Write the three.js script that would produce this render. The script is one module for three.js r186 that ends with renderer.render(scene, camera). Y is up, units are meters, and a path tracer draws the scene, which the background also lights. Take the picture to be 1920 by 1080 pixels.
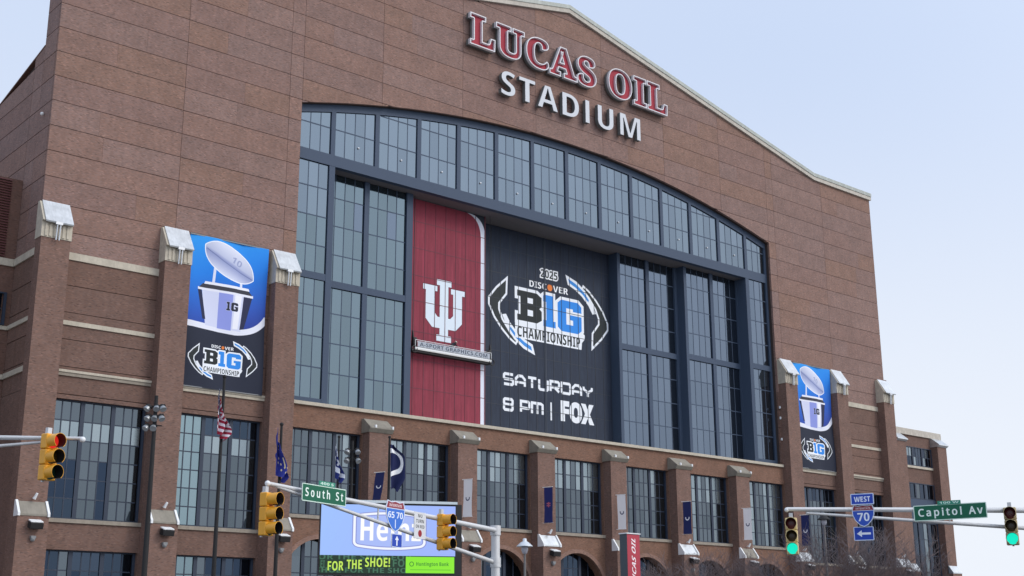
import * as THREE from 'three';
import { mergeGeometries } from 'three/addons/utils/BufferGeometryUtils.js';
import { RoundedBoxGeometry } from 'three/addons/geometries/RoundedBoxGeometry.js';
import { FontLoader } from 'three/addons/loaders/FontLoader.js';
import { MarchingCubes } from 'three/addons/objects/MarchingCubes.js';

// ---------------------------------------------------------------- camera, sky, sun, exposure
// x runs along the stadium's front to the right, y up, z out of the front; the ground lies at y = -1.6 (eye height 1.6 m).
const scene = new THREE.Scene();
const renderer = new THREE.WebGLRenderer({ antialias: true });
renderer.toneMapping = THREE.LinearToneMapping;
renderer.toneMappingExposure = 1.0;
renderer.shadowMap.enabled = true;
const camera = new THREE.PerspectiveCamera(25.163, 16 / 9, 0.1, 2500);
camera.position.set(-98.851, 0, 104.164);
{
  const yaw = 0.71037, pitch = 0.26815;
  camera.lookAt(camera.position.clone().add(new THREE.Vector3(Math.sin(yaw) * Math.cos(pitch), Math.sin(pitch), -Math.cos(yaw) * Math.cos(pitch))));
  camera.rotateZ(-0.00423);
  camera.updateMatrixWorld(true); camera.updateProjectionMatrix();
}
const FLOOR = -1.6;
const sunDir = new THREE.Vector3(0.46, 0.66, 0.72).normalize();

let seed = 7;
const rnd = () => { seed = (seed * 1664525 + 1013904223) >>> 0; return seed / 4294967296; };
const hash = (a, b = 0, c = 0) => { let h = (a * 374761393 + b * 668265263 + c * 1274126177) | 0; h = Math.imul(h ^ (h >>> 13), 1274126177); h ^= h >>> 16; return (h >>> 0) / 4294967296; };
const sm = (t) => t * t * (3 - 2 * t);
function vnoise(x, y, px, py, s) {            // value noise that tiles after px, py cells
  const xi = Math.floor(x), yi = Math.floor(y), fx = sm(x - xi), fy = sm(y - yi), m = (a, n) => ((a % n) + n) % n;
  const g = (i, j) => hash(m(xi + i, px), m(yi + j, py), s);
  return (g(0, 0) * (1 - fx) + g(1, 0) * fx) * (1 - fy) + (g(0, 1) * (1 - fx) + g(1, 1) * fx) * fy;
}
const lin2s = (v) => { v = Math.min(1, Math.max(0, v)); return Math.round(255 * (v <= 0.0031308 ? 12.92 * v : 1.055 * Math.pow(v, 1 / 2.4) - 0.055)); };
{ // bright thin overcast: white near the horizon, pale blue above, brighter towards the veiled sun
  const W = 512, H = 256, d = new Float32Array(W * H * 4);
  const hor = [0.80, 0.855, 0.95], mid = [0.56, 0.675, 0.90], zen = [0.50, 0.61, 0.83];
  const dir = new THREE.Vector3();
  for (let j = 0; j < H; j++) for (let i = 0; i < W; i++) {
    const u = (i + 0.5) / W, v = (j + 0.5) / H, el = (v - 0.5) * Math.PI, az = (u - 0.5) * 2 * Math.PI;
    dir.set(Math.cos(az) * Math.cos(el), Math.sin(el), Math.sin(az) * Math.cos(el));
    const e = Math.max(0, el), t = sm(Math.min(1, Math.max(0, (e - 0.06) / 0.40))), z = sm(Math.min(1, Math.max(0, (e - 0.45) / 0.9)));
    const n = vnoise(u * 8, v * 6, 8, 6, 3) * 0.6 + vnoise(u * 20, v * 14, 20, 14, 5) * 0.4;
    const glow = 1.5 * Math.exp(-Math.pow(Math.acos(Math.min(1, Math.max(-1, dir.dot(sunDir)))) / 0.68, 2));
    const left = 0.13 * Math.exp(-Math.pow(Math.atan2(Math.sin(az + 1.25), Math.cos(az + 1.25)) / 0.6, 2)) * Math.max(0, 1 - e / 0.9);
    const k = (j * W + i) * 4, veil = 0.12 * (n - 0.45);
    for (let c = 0; c < 3; c++) {
      let s = hor[c] * (1 - t) + mid[c] * t; s = s * (1 - z) + zen[c] * z;
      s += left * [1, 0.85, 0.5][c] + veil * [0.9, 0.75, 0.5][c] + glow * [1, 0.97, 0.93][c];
      if (el < 0) s = s * Math.max(0.35, 1 + el * 4);
      d[k + c] = Math.max(0, s);
    }
    d[k + 3] = 1;
  }
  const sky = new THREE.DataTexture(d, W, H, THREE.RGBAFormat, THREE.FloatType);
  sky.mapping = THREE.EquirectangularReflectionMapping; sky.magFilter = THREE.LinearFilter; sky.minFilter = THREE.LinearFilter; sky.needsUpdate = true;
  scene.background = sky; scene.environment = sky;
}
const sun = new THREE.DirectionalLight(0xfff3e2, 1.0);
sun.position.copy(sunDir).multiplyScalar(250); sun.castShadow = true; sun.shadow.radius = 36;
Object.assign(sun.shadow.camera, { left: -140, right: 140, top: 140, bottom: -140, near: 1, far: 600 });
sun.shadow.mapSize.set(2048, 2048);
scene.add(sun, sun.target);

// ---------------------------------------------------------------- helpers
const used = {};
const numbered = (n) => { const k = used[n] = (used[n] ?? -1) + 1; return k ? n + '_' + String(k).padStart(3, '0') : n; };
function tag(o, label, category, group, kind) { if (label) o.userData.label = label; if (category) o.userData.category = category; if (group) o.userData.group = group; if (kind) o.userData.kind = kind; return o; }
function thing(name, label, category, pos = [0, 0, 0], turn = 0, group) {
  const g = new THREE.Group(); g.name = numbered(name); g.position.set(...pos); g.rotation.y = turn; scene.add(g); return tag(g, label, category, group);
}
function mesh(name, geo, mat, parent) {
  const m = new THREE.Mesh(geo, mat); m.name = name; m.castShadow = m.receiveShadow = true; if (parent) parent.add(m); return m;
}
function copyOf(src, label, pos, turn) {
  const c = src.clone(); c.name = numbered(src.name.replace(/_\d{3}$/, '')); c.userData = { ...src.userData, label }; if (pos) c.position.set(...pos); if (turn !== undefined) c.rotation.y = turn; scene.add(c); return c;
}
const flat = (g) => { const n = g.index ? g.toNonIndexed() : g; for (const k of Object.keys(n.attributes)) if (!['position', 'normal', 'uv'].includes(k)) n.deleteAttribute(k); return n; };
const merge = (list) => mergeGeometries(list.map(flat));
const box = (x0, x1, y0, y1, z0, z1) => new THREE.BoxGeometry(x1 - x0, y1 - y0, z1 - z0).translate((x0 + x1) / 2, (y0 + y1) / 2, (z0 + z1) / 2);
function metreUV(g, ou = 0, ov = 0) {         // box-projected texture coordinates in metres
  g = flat(g); if (!g.attributes.normal) g.computeVertexNormals();
  const p = g.attributes.position, n = g.attributes.normal, uv = new Float32Array(p.count * 2);
  for (let i = 0; i < p.count; i++) {
    const ax = Math.abs(n.getX(i)), ay = Math.abs(n.getY(i)), az = Math.abs(n.getZ(i));
    uv[2 * i] = (ax > ay && ax > az ? p.getZ(i) : p.getX(i)) + ou; uv[2 * i + 1] = (ay > ax && ay > az ? p.getZ(i) : p.getY(i)) + ov;
  }
  g.setAttribute('uv', new THREE.BufferAttribute(uv, 2)); return g;
}
function tube(a, b, r0, r1 = r0, n = 8, open = false) {
  const A = new THREE.Vector3(...a), B = new THREE.Vector3(...b), d = B.clone().sub(A), g = new THREE.CylinderGeometry(r1, r0, d.length(), n, 1, open);
  g.translate(0, d.length() / 2, 0).applyQuaternion(new THREE.Quaternion().setFromUnitVectors(new THREE.Vector3(0, 1, 0), d.normalize())); return g.translate(...a);
}
const shapeOf = (pts) => new THREE.Shape(pts.map(([x, y]) => new THREE.Vector2(x, y)));
const extrude = (shape, z0, z1) => new THREE.ExtrudeGeometry(shape, { depth: z1 - z0, bevelEnabled: false, curveSegments: 24 }).translate(0, 0, z0);
// profile in the z-y plane, swept along x from x0 to x1
function sweepX(prof, x0, x1) { return new THREE.ExtrudeGeometry(shapeOf(prof.map(([z, y]) => [-z, y])), { depth: x1 - x0, bevelEnabled: false }).rotateY(Math.PI / 2).translate(x0, 0, 0); }

// ---------------------------------------------------------------- textures and materials
function dataTex(w, h, f, srgb = true) {
  const d = new Uint8Array(w * h * 4);
  for (let j = 0; j < h; j++) for (let i = 0; i < w; i++) { const c = f(i, j), k = (j * w + i) * 4; d[k] = c[0]; d[k + 1] = c[1]; d[k + 2] = c[2]; d[k + 3] = 255; }
  const t = new THREE.DataTexture(d, w, h, THREE.RGBAFormat); if (srgb) t.colorSpace = THREE.SRGBColorSpace;
  t.wrapS = t.wrapT = THREE.RepeatWrapping; t.magFilter = THREE.LinearFilter; t.minFilter = THREE.LinearMipmapLinearFilter; t.generateMipmaps = true; t.needsUpdate = true; return t;
}
function canvasTex(w, h, draw) {
  const c = document.createElement('canvas'); c.width = w; c.height = h; draw(c.getContext('2d'), w, h);
  const t = new THREE.CanvasTexture(c); t.colorSpace = THREE.SRGBColorSpace; t.anisotropy = 8; return t;
}
const BT = 11.008;
const brickTex = (() => {                       // 52 x 160 bricks over 11 m, running bond, each brick its own tone
  const S = 2048, NX = 52, NY = 160;
  const t = dataTex(S, S, (i, j) => {
    const v = j / S * NY, row = Math.floor(v), fy = v - row, u = i / S * NX + (row & 1) * 0.5, bi = Math.floor(u), fx = u - bi, col = ((bi % NX) + NX) % NX;
    const r = hash(col, row, 1), q = hash(col, row, 2);
    let tone = 0.86 + 0.28 * r; if (q < 0.06) tone *= 0.68; else if (q > 0.94) tone *= 1.28;
    const warm = (hash(col, row, 4) - 0.5) * 0.18;
    const big = 0.86 + 0.17 * vnoise(i / S * 9, j / S * 9, 9, 9, 8) + 0.11 * vnoise(i / S * 40, j / S * 23, 40, 23, 9) + 0.08 * vnoise(i / S * 30, j / S * 3, 30, 3, 12);
    let c = [0.232 * (1 + warm * 0.5), 0.141 * (1 - warm * 0.15), 0.116 * (1 - warm * 0.7)];
    const mo = (fy < 0.13 || fx < 0.04);
    if (mo) c = [0.19, 0.148, 0.132].map((x) => x * (0.9 + 0.2 * hash(i >> 1, j >> 1, 6)));
    else c = c.map((x) => x * tone);
    return c.map((x) => lin2s(x * big * (0.95 + 0.1 * hash(i, j, 11))));
  });
  t.repeat.set(1 / BT, 1 / BT); return t;
})();
const stoneTex = dataTex(512, 512, (i, j) => {
  const n = 0.55 * vnoise(i / 64, j / 64, 8, 8, 21) + 0.3 * vnoise(i / 16, j / 24, 32, 512 / 24 | 0, 22) + 0.15 * hash(i, j, 23), s = 0.78 + 0.4 * n, st = 0.95 + 0.1 * vnoise(i / 20, j / 170, 25, 3, 24);
  return [0.98, 0.97, 0.95].map((x) => lin2s(Math.min(1, x * s * st * 0.85)));
});
stoneTex.repeat.set(1 / 3.1, 1 / 3.1);
const std = (o) => new THREE.MeshStandardMaterial(o);
const rgb = (r, g, b) => new THREE.Color().setRGB(r, g, b);
const brick = (r, g, b) => std({ map: brickTex, color: rgb(r, g, b), roughness: 0.92 });
const M = {
  upper: [[1.0, 1.01, 1.04], [0.96, 0.96, 0.99], [1.04, 1.05, 1.08], [0.98, 0.96, 0.98], [1.02, 0.98, 0.96], [0.97, 0.99, 1.04], [1.02, 0.97, 0.91]].map((c) => brick(...c)),  // mauve brick tones; the bluish lift puts slight haze into the colour
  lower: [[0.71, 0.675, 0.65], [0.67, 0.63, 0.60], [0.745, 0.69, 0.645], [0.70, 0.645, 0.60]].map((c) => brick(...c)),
  spandrel: brick(0.82, 0.71, 0.59), pier: brick(0.79, 0.75, 0.72), dark: brick(0.66, 0.58, 0.54), joint: std({ color: rgb(0.05, 0.035, 0.032), roughness: 1 }),
  lime: std({ map: stoneTex, color: rgb(0.60, 0.55, 0.46), roughness: 0.85 }), limeDark: std({ map: stoneTex, color: rgb(0.36, 0.32, 0.27), roughness: 0.9 }),
  capGrey: std({ map: stoneTex, color: rgb(0.30, 0.28, 0.24), roughness: 0.8 }),
  coping: std({ map: stoneTex, color: rgb(0.62, 0.58, 0.52), roughness: 0.8 }), copingTop: std({ map: stoneTex, color: rgb(0.46, 0.50, 0.48), roughness: 0.6, metalness: 0.2 }),
  galv: std({ map: stoneTex, color: rgb(0.72, 0.76, 0.80), roughness: 0.34, metalness: 0.75 }),
  steel: std({ color: rgb(0.042, 0.068, 0.118), roughness: 0.7 }), steelDark: std({ color: rgb(0.028, 0.042, 0.07), roughness: 0.5 }), soffit: std({ color: rgb(0.16, 0.15, 0.16), roughness: 0.8 }),
  steelLow: std({ color: rgb(0.020, 0.033, 0.062), roughness: 0.6 }),
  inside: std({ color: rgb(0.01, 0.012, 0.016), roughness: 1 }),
  white: std({ color: rgb(0.78, 0.80, 0.82), roughness: 0.45 }), black: std({ color: rgb(0.012, 0.012, 0.014), roughness: 0.5 }), grey: std({ color: rgb(0.22, 0.23, 0.24), roughness: 0.6 }),
  poleDark: std({ color: rgb(0.010, 0.010, 0.012), roughness: 0.75 }), alu: std({ color: rgb(0.55, 0.57, 0.60), roughness: 0.42, metalness: 0.55 }), zinc: std({ map: stoneTex, color: rgb(0.78, 0.80, 0.83), roughness: 0.5, metalness: 0.25 }),
};
const glass = (r, g, b, rough = 0.07) => std({ color: rgb(r, g, b), metalness: 0.92, roughness: rough });
const G = {
  arch: [[0.122, 0.156, 0.194], [0.131, 0.167, 0.207], [0.114, 0.146, 0.182], [0.127, 0.163, 0.2]].map((c) => glass(...c)),
  left: [[0.102, 0.138, 0.163], [0.107, 0.145, 0.171], [0.097, 0.131, 0.154], [0.111, 0.150, 0.178]].map((c) => glass(...c)),
  right: [[0.098, 0.126, 0.168], [0.104, 0.133, 0.176], [0.093, 0.120, 0.16]].map((c) => glass(...c)),
  low: [[0.076, 0.094, 0.112], [0.084, 0.104, 0.123], [0.068, 0.086, 0.102], [0.091, 0.112, 0.132]].map((c) => glass(...c)),
  dark: [[0.026, 0.040, 0.062], [0.036, 0.052, 0.078], [0.02, 0.032, 0.055]].map((c) => glass(...c)),  // darker tints stand in for dark things reflected in the lower glass
  blindGlare: [[0.19, 0.235, 0.262], [0.17, 0.21, 0.238], [0.215, 0.26, 0.285]].map((c) => glass(...c, 0.25)),  // paler panes for blinds, and for bright reflections put into the tint
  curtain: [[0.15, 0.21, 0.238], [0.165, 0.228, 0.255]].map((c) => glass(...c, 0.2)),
};

// ---------------------------------------------------------------- ground
{
  const gt = dataTex(256, 256, (i, j) => { const s = 0.24 * (0.8 + 0.25 * vnoise(i / 16, j / 16, 16, 16, 31) + 0.15 * hash(i, j, 32)); return [lin2s(s), lin2s(s * 0.98), lin2s(s * 0.94)]; }); gt.repeat.set(400, 400);
  const g = mesh('ground', new THREE.PlaneGeometry(3000, 3000).rotateX(-Math.PI / 2).translate(0, FLOOR, 0), std({ map: gt, roughness: 0.95 }), scene); tag(g, null, null, null, 'structure');
  const road = mesh('road', box(-300, 300, FLOOR - 0.1, FLOOR + 0.004, 58, 92), std({ color: rgb(0.055, 0.055, 0.058), roughness: 0.95 }), scene); tag(road, null, null, null, 'structure');
}

// ---------------------------------------------------------------- the stadium
const stadium = thing('stadium', 'huge brown brick stadium with gabled front, arched window wall and buttress piers', 'stadium', [0, FLOOR, 0]);
const S = new THREE.Group(); // heights below are given from eye level, so each piece is lifted by 1.6 m
const sp = (name, geo, mat, parent = stadium) => { if (parent === stadium) geo.translate(0, -FLOOR, 0); const m = mesh(name, geo, mat, parent); return m; };
// parts below a part share the part's frame, so their geometry is lifted as well
const sub = (name, geo, mat, parent) => { geo.translate(0, -FLOOR, 0); return mesh(name, geo, mat, parent); };
const R = 139.3, arcY = (x) => 57.15 - R + Math.sqrt(R * R - x * x), JAMB = 36.8, HW = 61.6, BAY = 5.43;
const gableY = (x) => Math.abs(x) >= 47.8 ? 63.8 : 74.2 - 10.4 * Math.abs(x) / 47.8;
const ROW = 2.315, Y0 = 20.035;

// structural slab behind the facing, with the window opening cut out
{
  const pts = [[-61.3, 19.9], [61.3, 19.9], [61.3, 63.7], [47.8, 63.7], [0, 74.1], [-47.8, 63.7], [-61.3, 63.7]];
  const s = shapeOf(pts), h = new THREE.Path(); h.moveTo(-JAMB, 21.7); h.lineTo(-JAMB, arcY(JAMB));
  for (let i = 1; i <= 40; i++) { const x = -JAMB + 2 * JAMB * i / 40; h.lineTo(x, arcY(x)); } h.lineTo(JAMB, 21.7); h.lineTo(-JAMB, 21.7); s.holes.push(h);
  sp('wall_core', extrude(s, -3, -0.3), M.joint);
}
// precast brick-faced panels of the front
const cols = [-61.6, -49.4, -38.25, -36.8, -27.15, -16.35, -5.45, 5.45, 16.35, 27.15, 36.8, 38.25, 49.4, 61.6];
for (let c = 0; c + 1 < cols.length; c++) for (let r = 0; r < 24; r++) {
  const g = 0.027, x0 = cols[c] + 0.018, x1 = cols[c + 1] - 0.018, y0 = Y0 + r * ROW + g, y1 = Y0 + (r + 1) * ROW - g, n = 14, inWin = Math.abs((x0 + x1) / 2) < JAMB;
  if (inWin && y1 < 51) continue;
  let seg = []; const segs = [];
  for (let i = 0; i <= n; i++) {
    const x = x0 + (x1 - x0) * i / n, lo = inWin ? Math.max(y0, arcY(x)) : y0, hi = Math.min(y1, gableY(x));
    if (hi - lo > 0.02) seg.push([x, lo, hi]); else if (seg.length) { segs.push(seg); seg = []; }
  }
  if (seg.length) segs.push(seg);
  for (const s of segs) {
    if (s.length < 2) continue;
    const simple = s.every((q) => q[1] === y0 && q[2] === y1), q = simple ? [s[0], s[s.length - 1]] : s;
    const poly = [...q.map((a) => [a[0], a[1]]), ...q.slice().reverse().map((a) => [a[0], a[2]])];
    const ou = Math.floor(hash(c, r, 41) * 52) * BT / 52, ov = Math.floor(hash(c, r, 42) * 160) * BT / 160;
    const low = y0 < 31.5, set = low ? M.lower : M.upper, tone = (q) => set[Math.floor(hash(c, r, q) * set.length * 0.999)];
    if (simple && !low && x1 - x0 > 5 && hash(c, r, 47) < 0.6) {   // cast in two lengths that weathered differently
      const xm = x0 + (x1 - x0) * (0.3 + 0.4 * hash(c, r, 48));
      sp('wall_panel', metreUV(box(x0, xm - 0.006, y0, y1, -0.3, 0), ou, ov), tone(44)); sp('wall_panel', metreUV(box(xm + 0.006, x1, y0, y1, -0.3, -0.004), ou + 3, ov), tone(49));
    } else sp('wall_panel', metreUV(extrude(shapeOf(poly), -0.3, -0.006 * hash(c, r, 45)), ou, ov), tone(44));
  }
}
// side faces of the front block and the lower hall behind it
const sideTop = (u) => u <= 3 ? 63.8 : 51.6 - (u - 3) * 0.205;
for (const sgn of [-1, 1]) {
  const us = [0.32, 3, 5.17, 13.7, 25, 37, 49];
  for (let c = 0; c + 1 < us.length; c++) for (let r = 0; r < 19; r++) {
    const u0 = us[c] + (c ? 0.03 : 0), u1 = us[c + 1] - (c ? 0.03 : 0), y0 = Y0 + r * ROW + 0.035, y1 = y0 + ROW - 0.07; if (u0 > 5.1 && y1 < (sgn < 0 ? 39.4 : 30)) continue;
    const h0 = Math.min(y1, sideTop(u0 + 1e-3)), h1 = Math.min(y1, sideTop(u1)); if (h1 - y0 < 0.05) continue;
    const g = new THREE.ExtrudeGeometry(shapeOf([[u0, y0], [u1, y0], [u1, h1], [u0, h0]]), { depth: 0.3, bevelEnabled: false }).rotateY(Math.PI / 2).translate(sgn < 0 ? -HW : HW - 0.3, 0, 0);
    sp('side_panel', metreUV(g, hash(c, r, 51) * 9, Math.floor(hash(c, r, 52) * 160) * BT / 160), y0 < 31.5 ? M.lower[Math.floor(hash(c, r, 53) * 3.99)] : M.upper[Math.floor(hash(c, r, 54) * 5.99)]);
  }
  const body = new THREE.ExtrudeGeometry(shapeOf([[3, 1.6 + FLOOR], [49, FLOOR], [49, sideTop(49) - 0.05], [3.05, 51.5]]), { depth: 0.9, bevelEnabled: false }).rotateY(Math.PI / 2).translate(sgn < 0 ? -61.28 : 60.38, 0, 0);
  sp('side_wall', metreUV(body), M.joint);
  const low = new THREE.ExtrudeGeometry(shapeOf([[0, FLOOR], [5.2, FLOOR], [5.2, Y0], [0, Y0]]), { depth: 0.6, bevelEnabled: false }).rotateY(Math.PI / 2).translate(sgn < 0 ? -HW : HW - 0.6, 0, 0);
  sp('side_wall', metreUV(low), M.lower[0]);
  const edge = new THREE.ExtrudeGeometry(shapeOf([[3, 51.6], [49, sideTop(49)], [49, sideTop(49) + 0.14], [3, 51.74]]), { depth: 0.5, bevelEnabled: false }).rotateY(Math.PI / 2).translate(sgn < 0 ? -61.64 : 61.14, 0, 0);
  sp('side_coping', metreUV(edge), M.dark);
  for (const [a, b] of [[31.52, 32.16], [25.86, 26.24], [21.58, 22.04]]) sp('band_course', metreUV(sweepX([[-5.16, a], [-0.02, a], [-0.02, b], [-5.16, b]], sgn < 0 ? -61.74 : 61.4, sgn < 0 ? -61.4 : 61.74)), M.lime);
}
sp('corner_buttress', metreUV(box(61.35, 62.75, FLOOR, 36.55, -2.6, -0.32)), M.pier);
sp('roof', extrude(shapeOf([[-60.3, 40], [60.3, 40], [60.3, 48], [0, 62], [-60.3, 48]]), -110, -6.2), M.copingTop);
sp('dark_backing', box(-60, 60, FLOOR, 48, -6.4, -6.0), M.inside);  // near-black plate standing in for the unlit interior behind the glass
// coping of the gable
{
  const line = [[-61.75, 63.8], [-47.8, 63.8], [0, 74.2], [47.8, 63.8], [61.75, 63.8]];
  for (let i = 0; i < 4; i++) {
    const [a, b] = [line[i], line[i + 1]], up = (y0, y1, z0, z1) => extrude(shapeOf([[a[0], a[1] + y0], [b[0], b[1] + y0], [b[0], b[1] + y1], [a[0], a[1] + y1]]), z0, z1);
    sp('gable_coping', metreUV(up(0.004, 0.55, -3.15, 0.28)), M.coping); sp('gable_coping', metreUV(up(0.555, 1.05, -3.2, 0.36)), M.copingTop);
  }
}

// ---------------------------------------------------------------- glazing: panes are collected first, the 300 largest in view become parts
const panes = [];
const pane = (parent, x0, x1, y0, y1, z, mats, poly) => panes.push({ parent, x0, x1, y0, y1, z, mat: mats[Math.floor(hash(panes.length, 61) * mats.length * 0.999)], poly });
const bar = (l, x0, x1, y0, y1, z0, z1) => l.push(box(x0, x1, y0, y1, z0, z1));

// the arched window: frame, transom beam, mullions
{
  const fr = [], ya = arcY(JAMB), inner = (x) => arcY(x) - 0.8, thin = [];
  const N = 48, top = [], bot = []; for (let i = 0; i <= N; i++) { const x = -JAMB + 2 * JAMB * i / N; top.push([x, arcY(x) - 0.003]); bot.push([x, inner(x)]); }
  fr.push(extrude(shapeOf([...bot, ...top.slice().reverse()]), -1.15, -0.68));
  for (const s of [-1, 1]) {
    fr.push(box(Math.min(s * JAMB, s * 36.42), Math.max(s * JAMB, s * 36.42), 22.06, ya - 0.79, -1.15, -0.68));
    fr.push(box(s * 32.58 - 0.34, s * 32.58 + 0.34, 22.06, 46.6, -5.2, -0.68));
    fr.push(box(Math.min(s * 32.92, s * 36.42), Math.max(s * 32.92, s * 36.42), 34.45, 35.15, -1.15, -0.70));
    fr.push(box(Math.min(s * 32.92, s * 36.42), Math.max(s * 32.92, s * 36.42), 22.06, 22.65, -1.15, -0.70));
  }
  fr.push(box(-36.42, 36.42, 46.6, 47.8, -1.3, -0.66));
  for (let k = 0; k <= 12; k++) { const x = BAY * (k - 6); fr.push(box(x - 0.26, x + 0.26, 47.8, inner(x) + 0.05, -1.15, -0.69)); }
  const w = sp('arched_window', merge(fr), M.steel);
  sub('soffit', metreUV(box(-32.2, 32.2, 46.605, 46.9, -5.3, -1.3)), M.soffit, w);
  // arched head: 12 bays of four panes and two narrow end bays of three
  const rows = [47.8, 50.7, 53.7, 56.7, 58];
  const bays = [[-36.42, -32.84, 3], ...Array.from({ length: 12 }, (_, k) => [BAY * (k - 6) + 0.26, BAY * (k - 5) - 0.26, 4]), [32.84, 36.42, 3]];
  for (const [a, b, n] of bays) {
    for (let i = 0; i < n; i++) {
      const x0 = a + (b - a) * i / n, x1 = a + (b - a) * (i + 1) / n;
      if (i) thin.push(box(x0 - 0.04, x0 + 0.04, 47.8, Math.min(inner(x0), inner(x0)) + 0.05, -0.9, -0.822));
      for (let r = 0; r < 4; r++) {
        const y0 = rows[r], t0 = Math.min(rows[r + 1], inner(x0 + 0.04)), t1 = Math.min(rows[r + 1], inner(x1 - 0.04)); if (Math.max(t0, t1) - y0 < 0.12) continue;
        const c0 = Math.max(t0, y0 + 0.01), c1 = Math.max(t1, y0 + 0.01);
        pane(w, x0 + 0.03, x1 - 0.03, y0, Math.max(c0, c1), -0.86, G.arch, c0 === rows[r + 1] && c1 === rows[r + 1] ? null : [[x0 + 0.03, y0], [x1 - 0.03, y0], [x1 - 0.03, c1 + 0.03], [x0 + 0.03, c0 + 0.03]]);
      }
    }
    for (let r = 1; r < 4; r++) { let xa = a, xb = b; const top = (x) => inner(x) > rows[r] + 0.05; if (!top(xa) && !top(xb)) continue; if (!top(xa)) { for (; xa < xb && !top(xa); xa += 0.1); } if (!top(xb)) { for (; xb > xa && !top(xb); xb -= 0.1); } thin.push(box(xa, xb, rows[r] - 0.06, rows[r] + 0.06, -0.89, -0.826)); }
  }
  // narrow side lights below
  const side = [22.65, 25.7, 28.75, 31.8, 34.45, 35.15, 37.95, 41, 44, 46.6];
  for (const [a, b, mats] of [[-36.42, -32.92, G.left], [32.92, 36.42, G.right]]) for (let i = 0; i < 3; i++) {
    const x0 = a + (b - a) * i / 3, x1 = a + (b - a) * (i + 1) / 3;
    if (i) thin.push(box(x0 - 0.04, x0 + 0.04, 22.65, 46.6, -0.9, -0.822));
    for (let r = 0; r < 9; r++) { if (r === 4) continue; pane(w, x0 + 0.03, x1 - 0.03, side[r], side[r + 1], -0.86, r > 4 && a < 0 && r > 6 ? G.arch : mats); if (!i && r && r !== 5) thin.push(box(a, b, side[r] - 0.06, side[r] + 0.06, -0.89, -0.826)); }
  }
  sub('glazing_bar', merge(thin), M.steel, w);
  const bulb = new THREE.SphereGeometry(0.11, 10, 8);
  for (let k = 0; k < 12; k++) { const m = mesh('lamp_globe', bulb, M.white, w); m.position.set(BAY * (k - 5.42), 49.35 - FLOOR, -0.78); }
}
// six tall sliding glass panels, two bays each, hung one behind the other
const PANEL = [[0, -2.4], [1, -3.2], [2, -4.9], [3, -4.9], [4, -3.6], [5, -2.4]];
const rowsP = [22.65, 25.7, 28.75, 31.8, 34.45, 35.15, 37.95, 41, 44, 46.55];
const LX = 21.72, LY0 = 22.2, LY1 = 46.55;

// printed film on the middle panels -------------------------------------------------
function blockLetters(ctx, P, list, stroke, line) {
  const B = [[0, 0], [0.8, 0], [1, 0.12], [1, 0.42], [0.9, 0.5], [1, 0.58], [1, 0.88], [0.8, 1], [0, 1], [0, 0.8], [0.13, 0.8], [0.13, 0.2], [0, 0.2]];
  const I = [[0, 0], [1, 0], [1, 0.2], [0.8, 0.2], [0.8, 1], [0.1, 1], [0, 0.96], [0, 0.78], [0.25, 0.78], [0.25, 0.2], [0, 0.2]];
  const Gg = [[0.15, 0], [0.85, 0], [1, 0.12], [1, 0.56], [0.5, 0.56], [0.5, 0.4], [0.64, 0.4], [0.64, 0.24], [0.36, 0.24], [0.36, 0.76], [0.64, 0.76], [0.64, 0.68], [1, 0.68], [1, 0.88], [0.85, 1], [0.15, 1], [0, 0.88], [0, 0.12]];
  const path = (poly, b) => poly.forEach(([x, y], i) => { const q = P(b[0] + (b[2] - b[0]) * x, b[1] + (b[3] - b[1]) * y); i ? ctx.lineTo(...q) : ctx.moveTo(...q); });
  for (const pass of [0, 1]) for (const [ch, b, fill] of list) {
    ctx.beginPath(); path({ B, I, G: Gg }[ch], b); ctx.closePath();
    if (!pass) { ctx.lineJoin = 'miter'; ctx.lineWidth = line; ctx.strokeStyle = stroke; ctx.stroke(); ctx.fillStyle = stroke; ctx.fill(); }
    else { ctx.fillStyle = fill; ctx.fill(); if (ch === 'B') { ctx.fillStyle = stroke; for (const [a, c] of [[0.2, 0.4], [0.62, 0.8]]) { ctx.beginPath(); path([[0.42, a], [0.64, a], [0.64, c], [0.42, c]], b); ctx.fill(); } } }
  }
}
function fitText(ctx, text, x0, x1, yb, h, font = 'bold', fam = 'sans-serif') {   // baseline yb, cap height h, stretched between x0 and x1 (pixels)
  ctx.save(); ctx.font = `${font} 100px ${fam}`; ctx.textBaseline = 'alphabetic'; ctx.textAlign = 'left'; const w = ctx.measureText(text).width;
  ctx.translate(x0, yb); ctx.scale((x1 - x0) / w, h / 71.5); ctx.fillText(text, 0, 0); ctx.restore();
}
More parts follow.
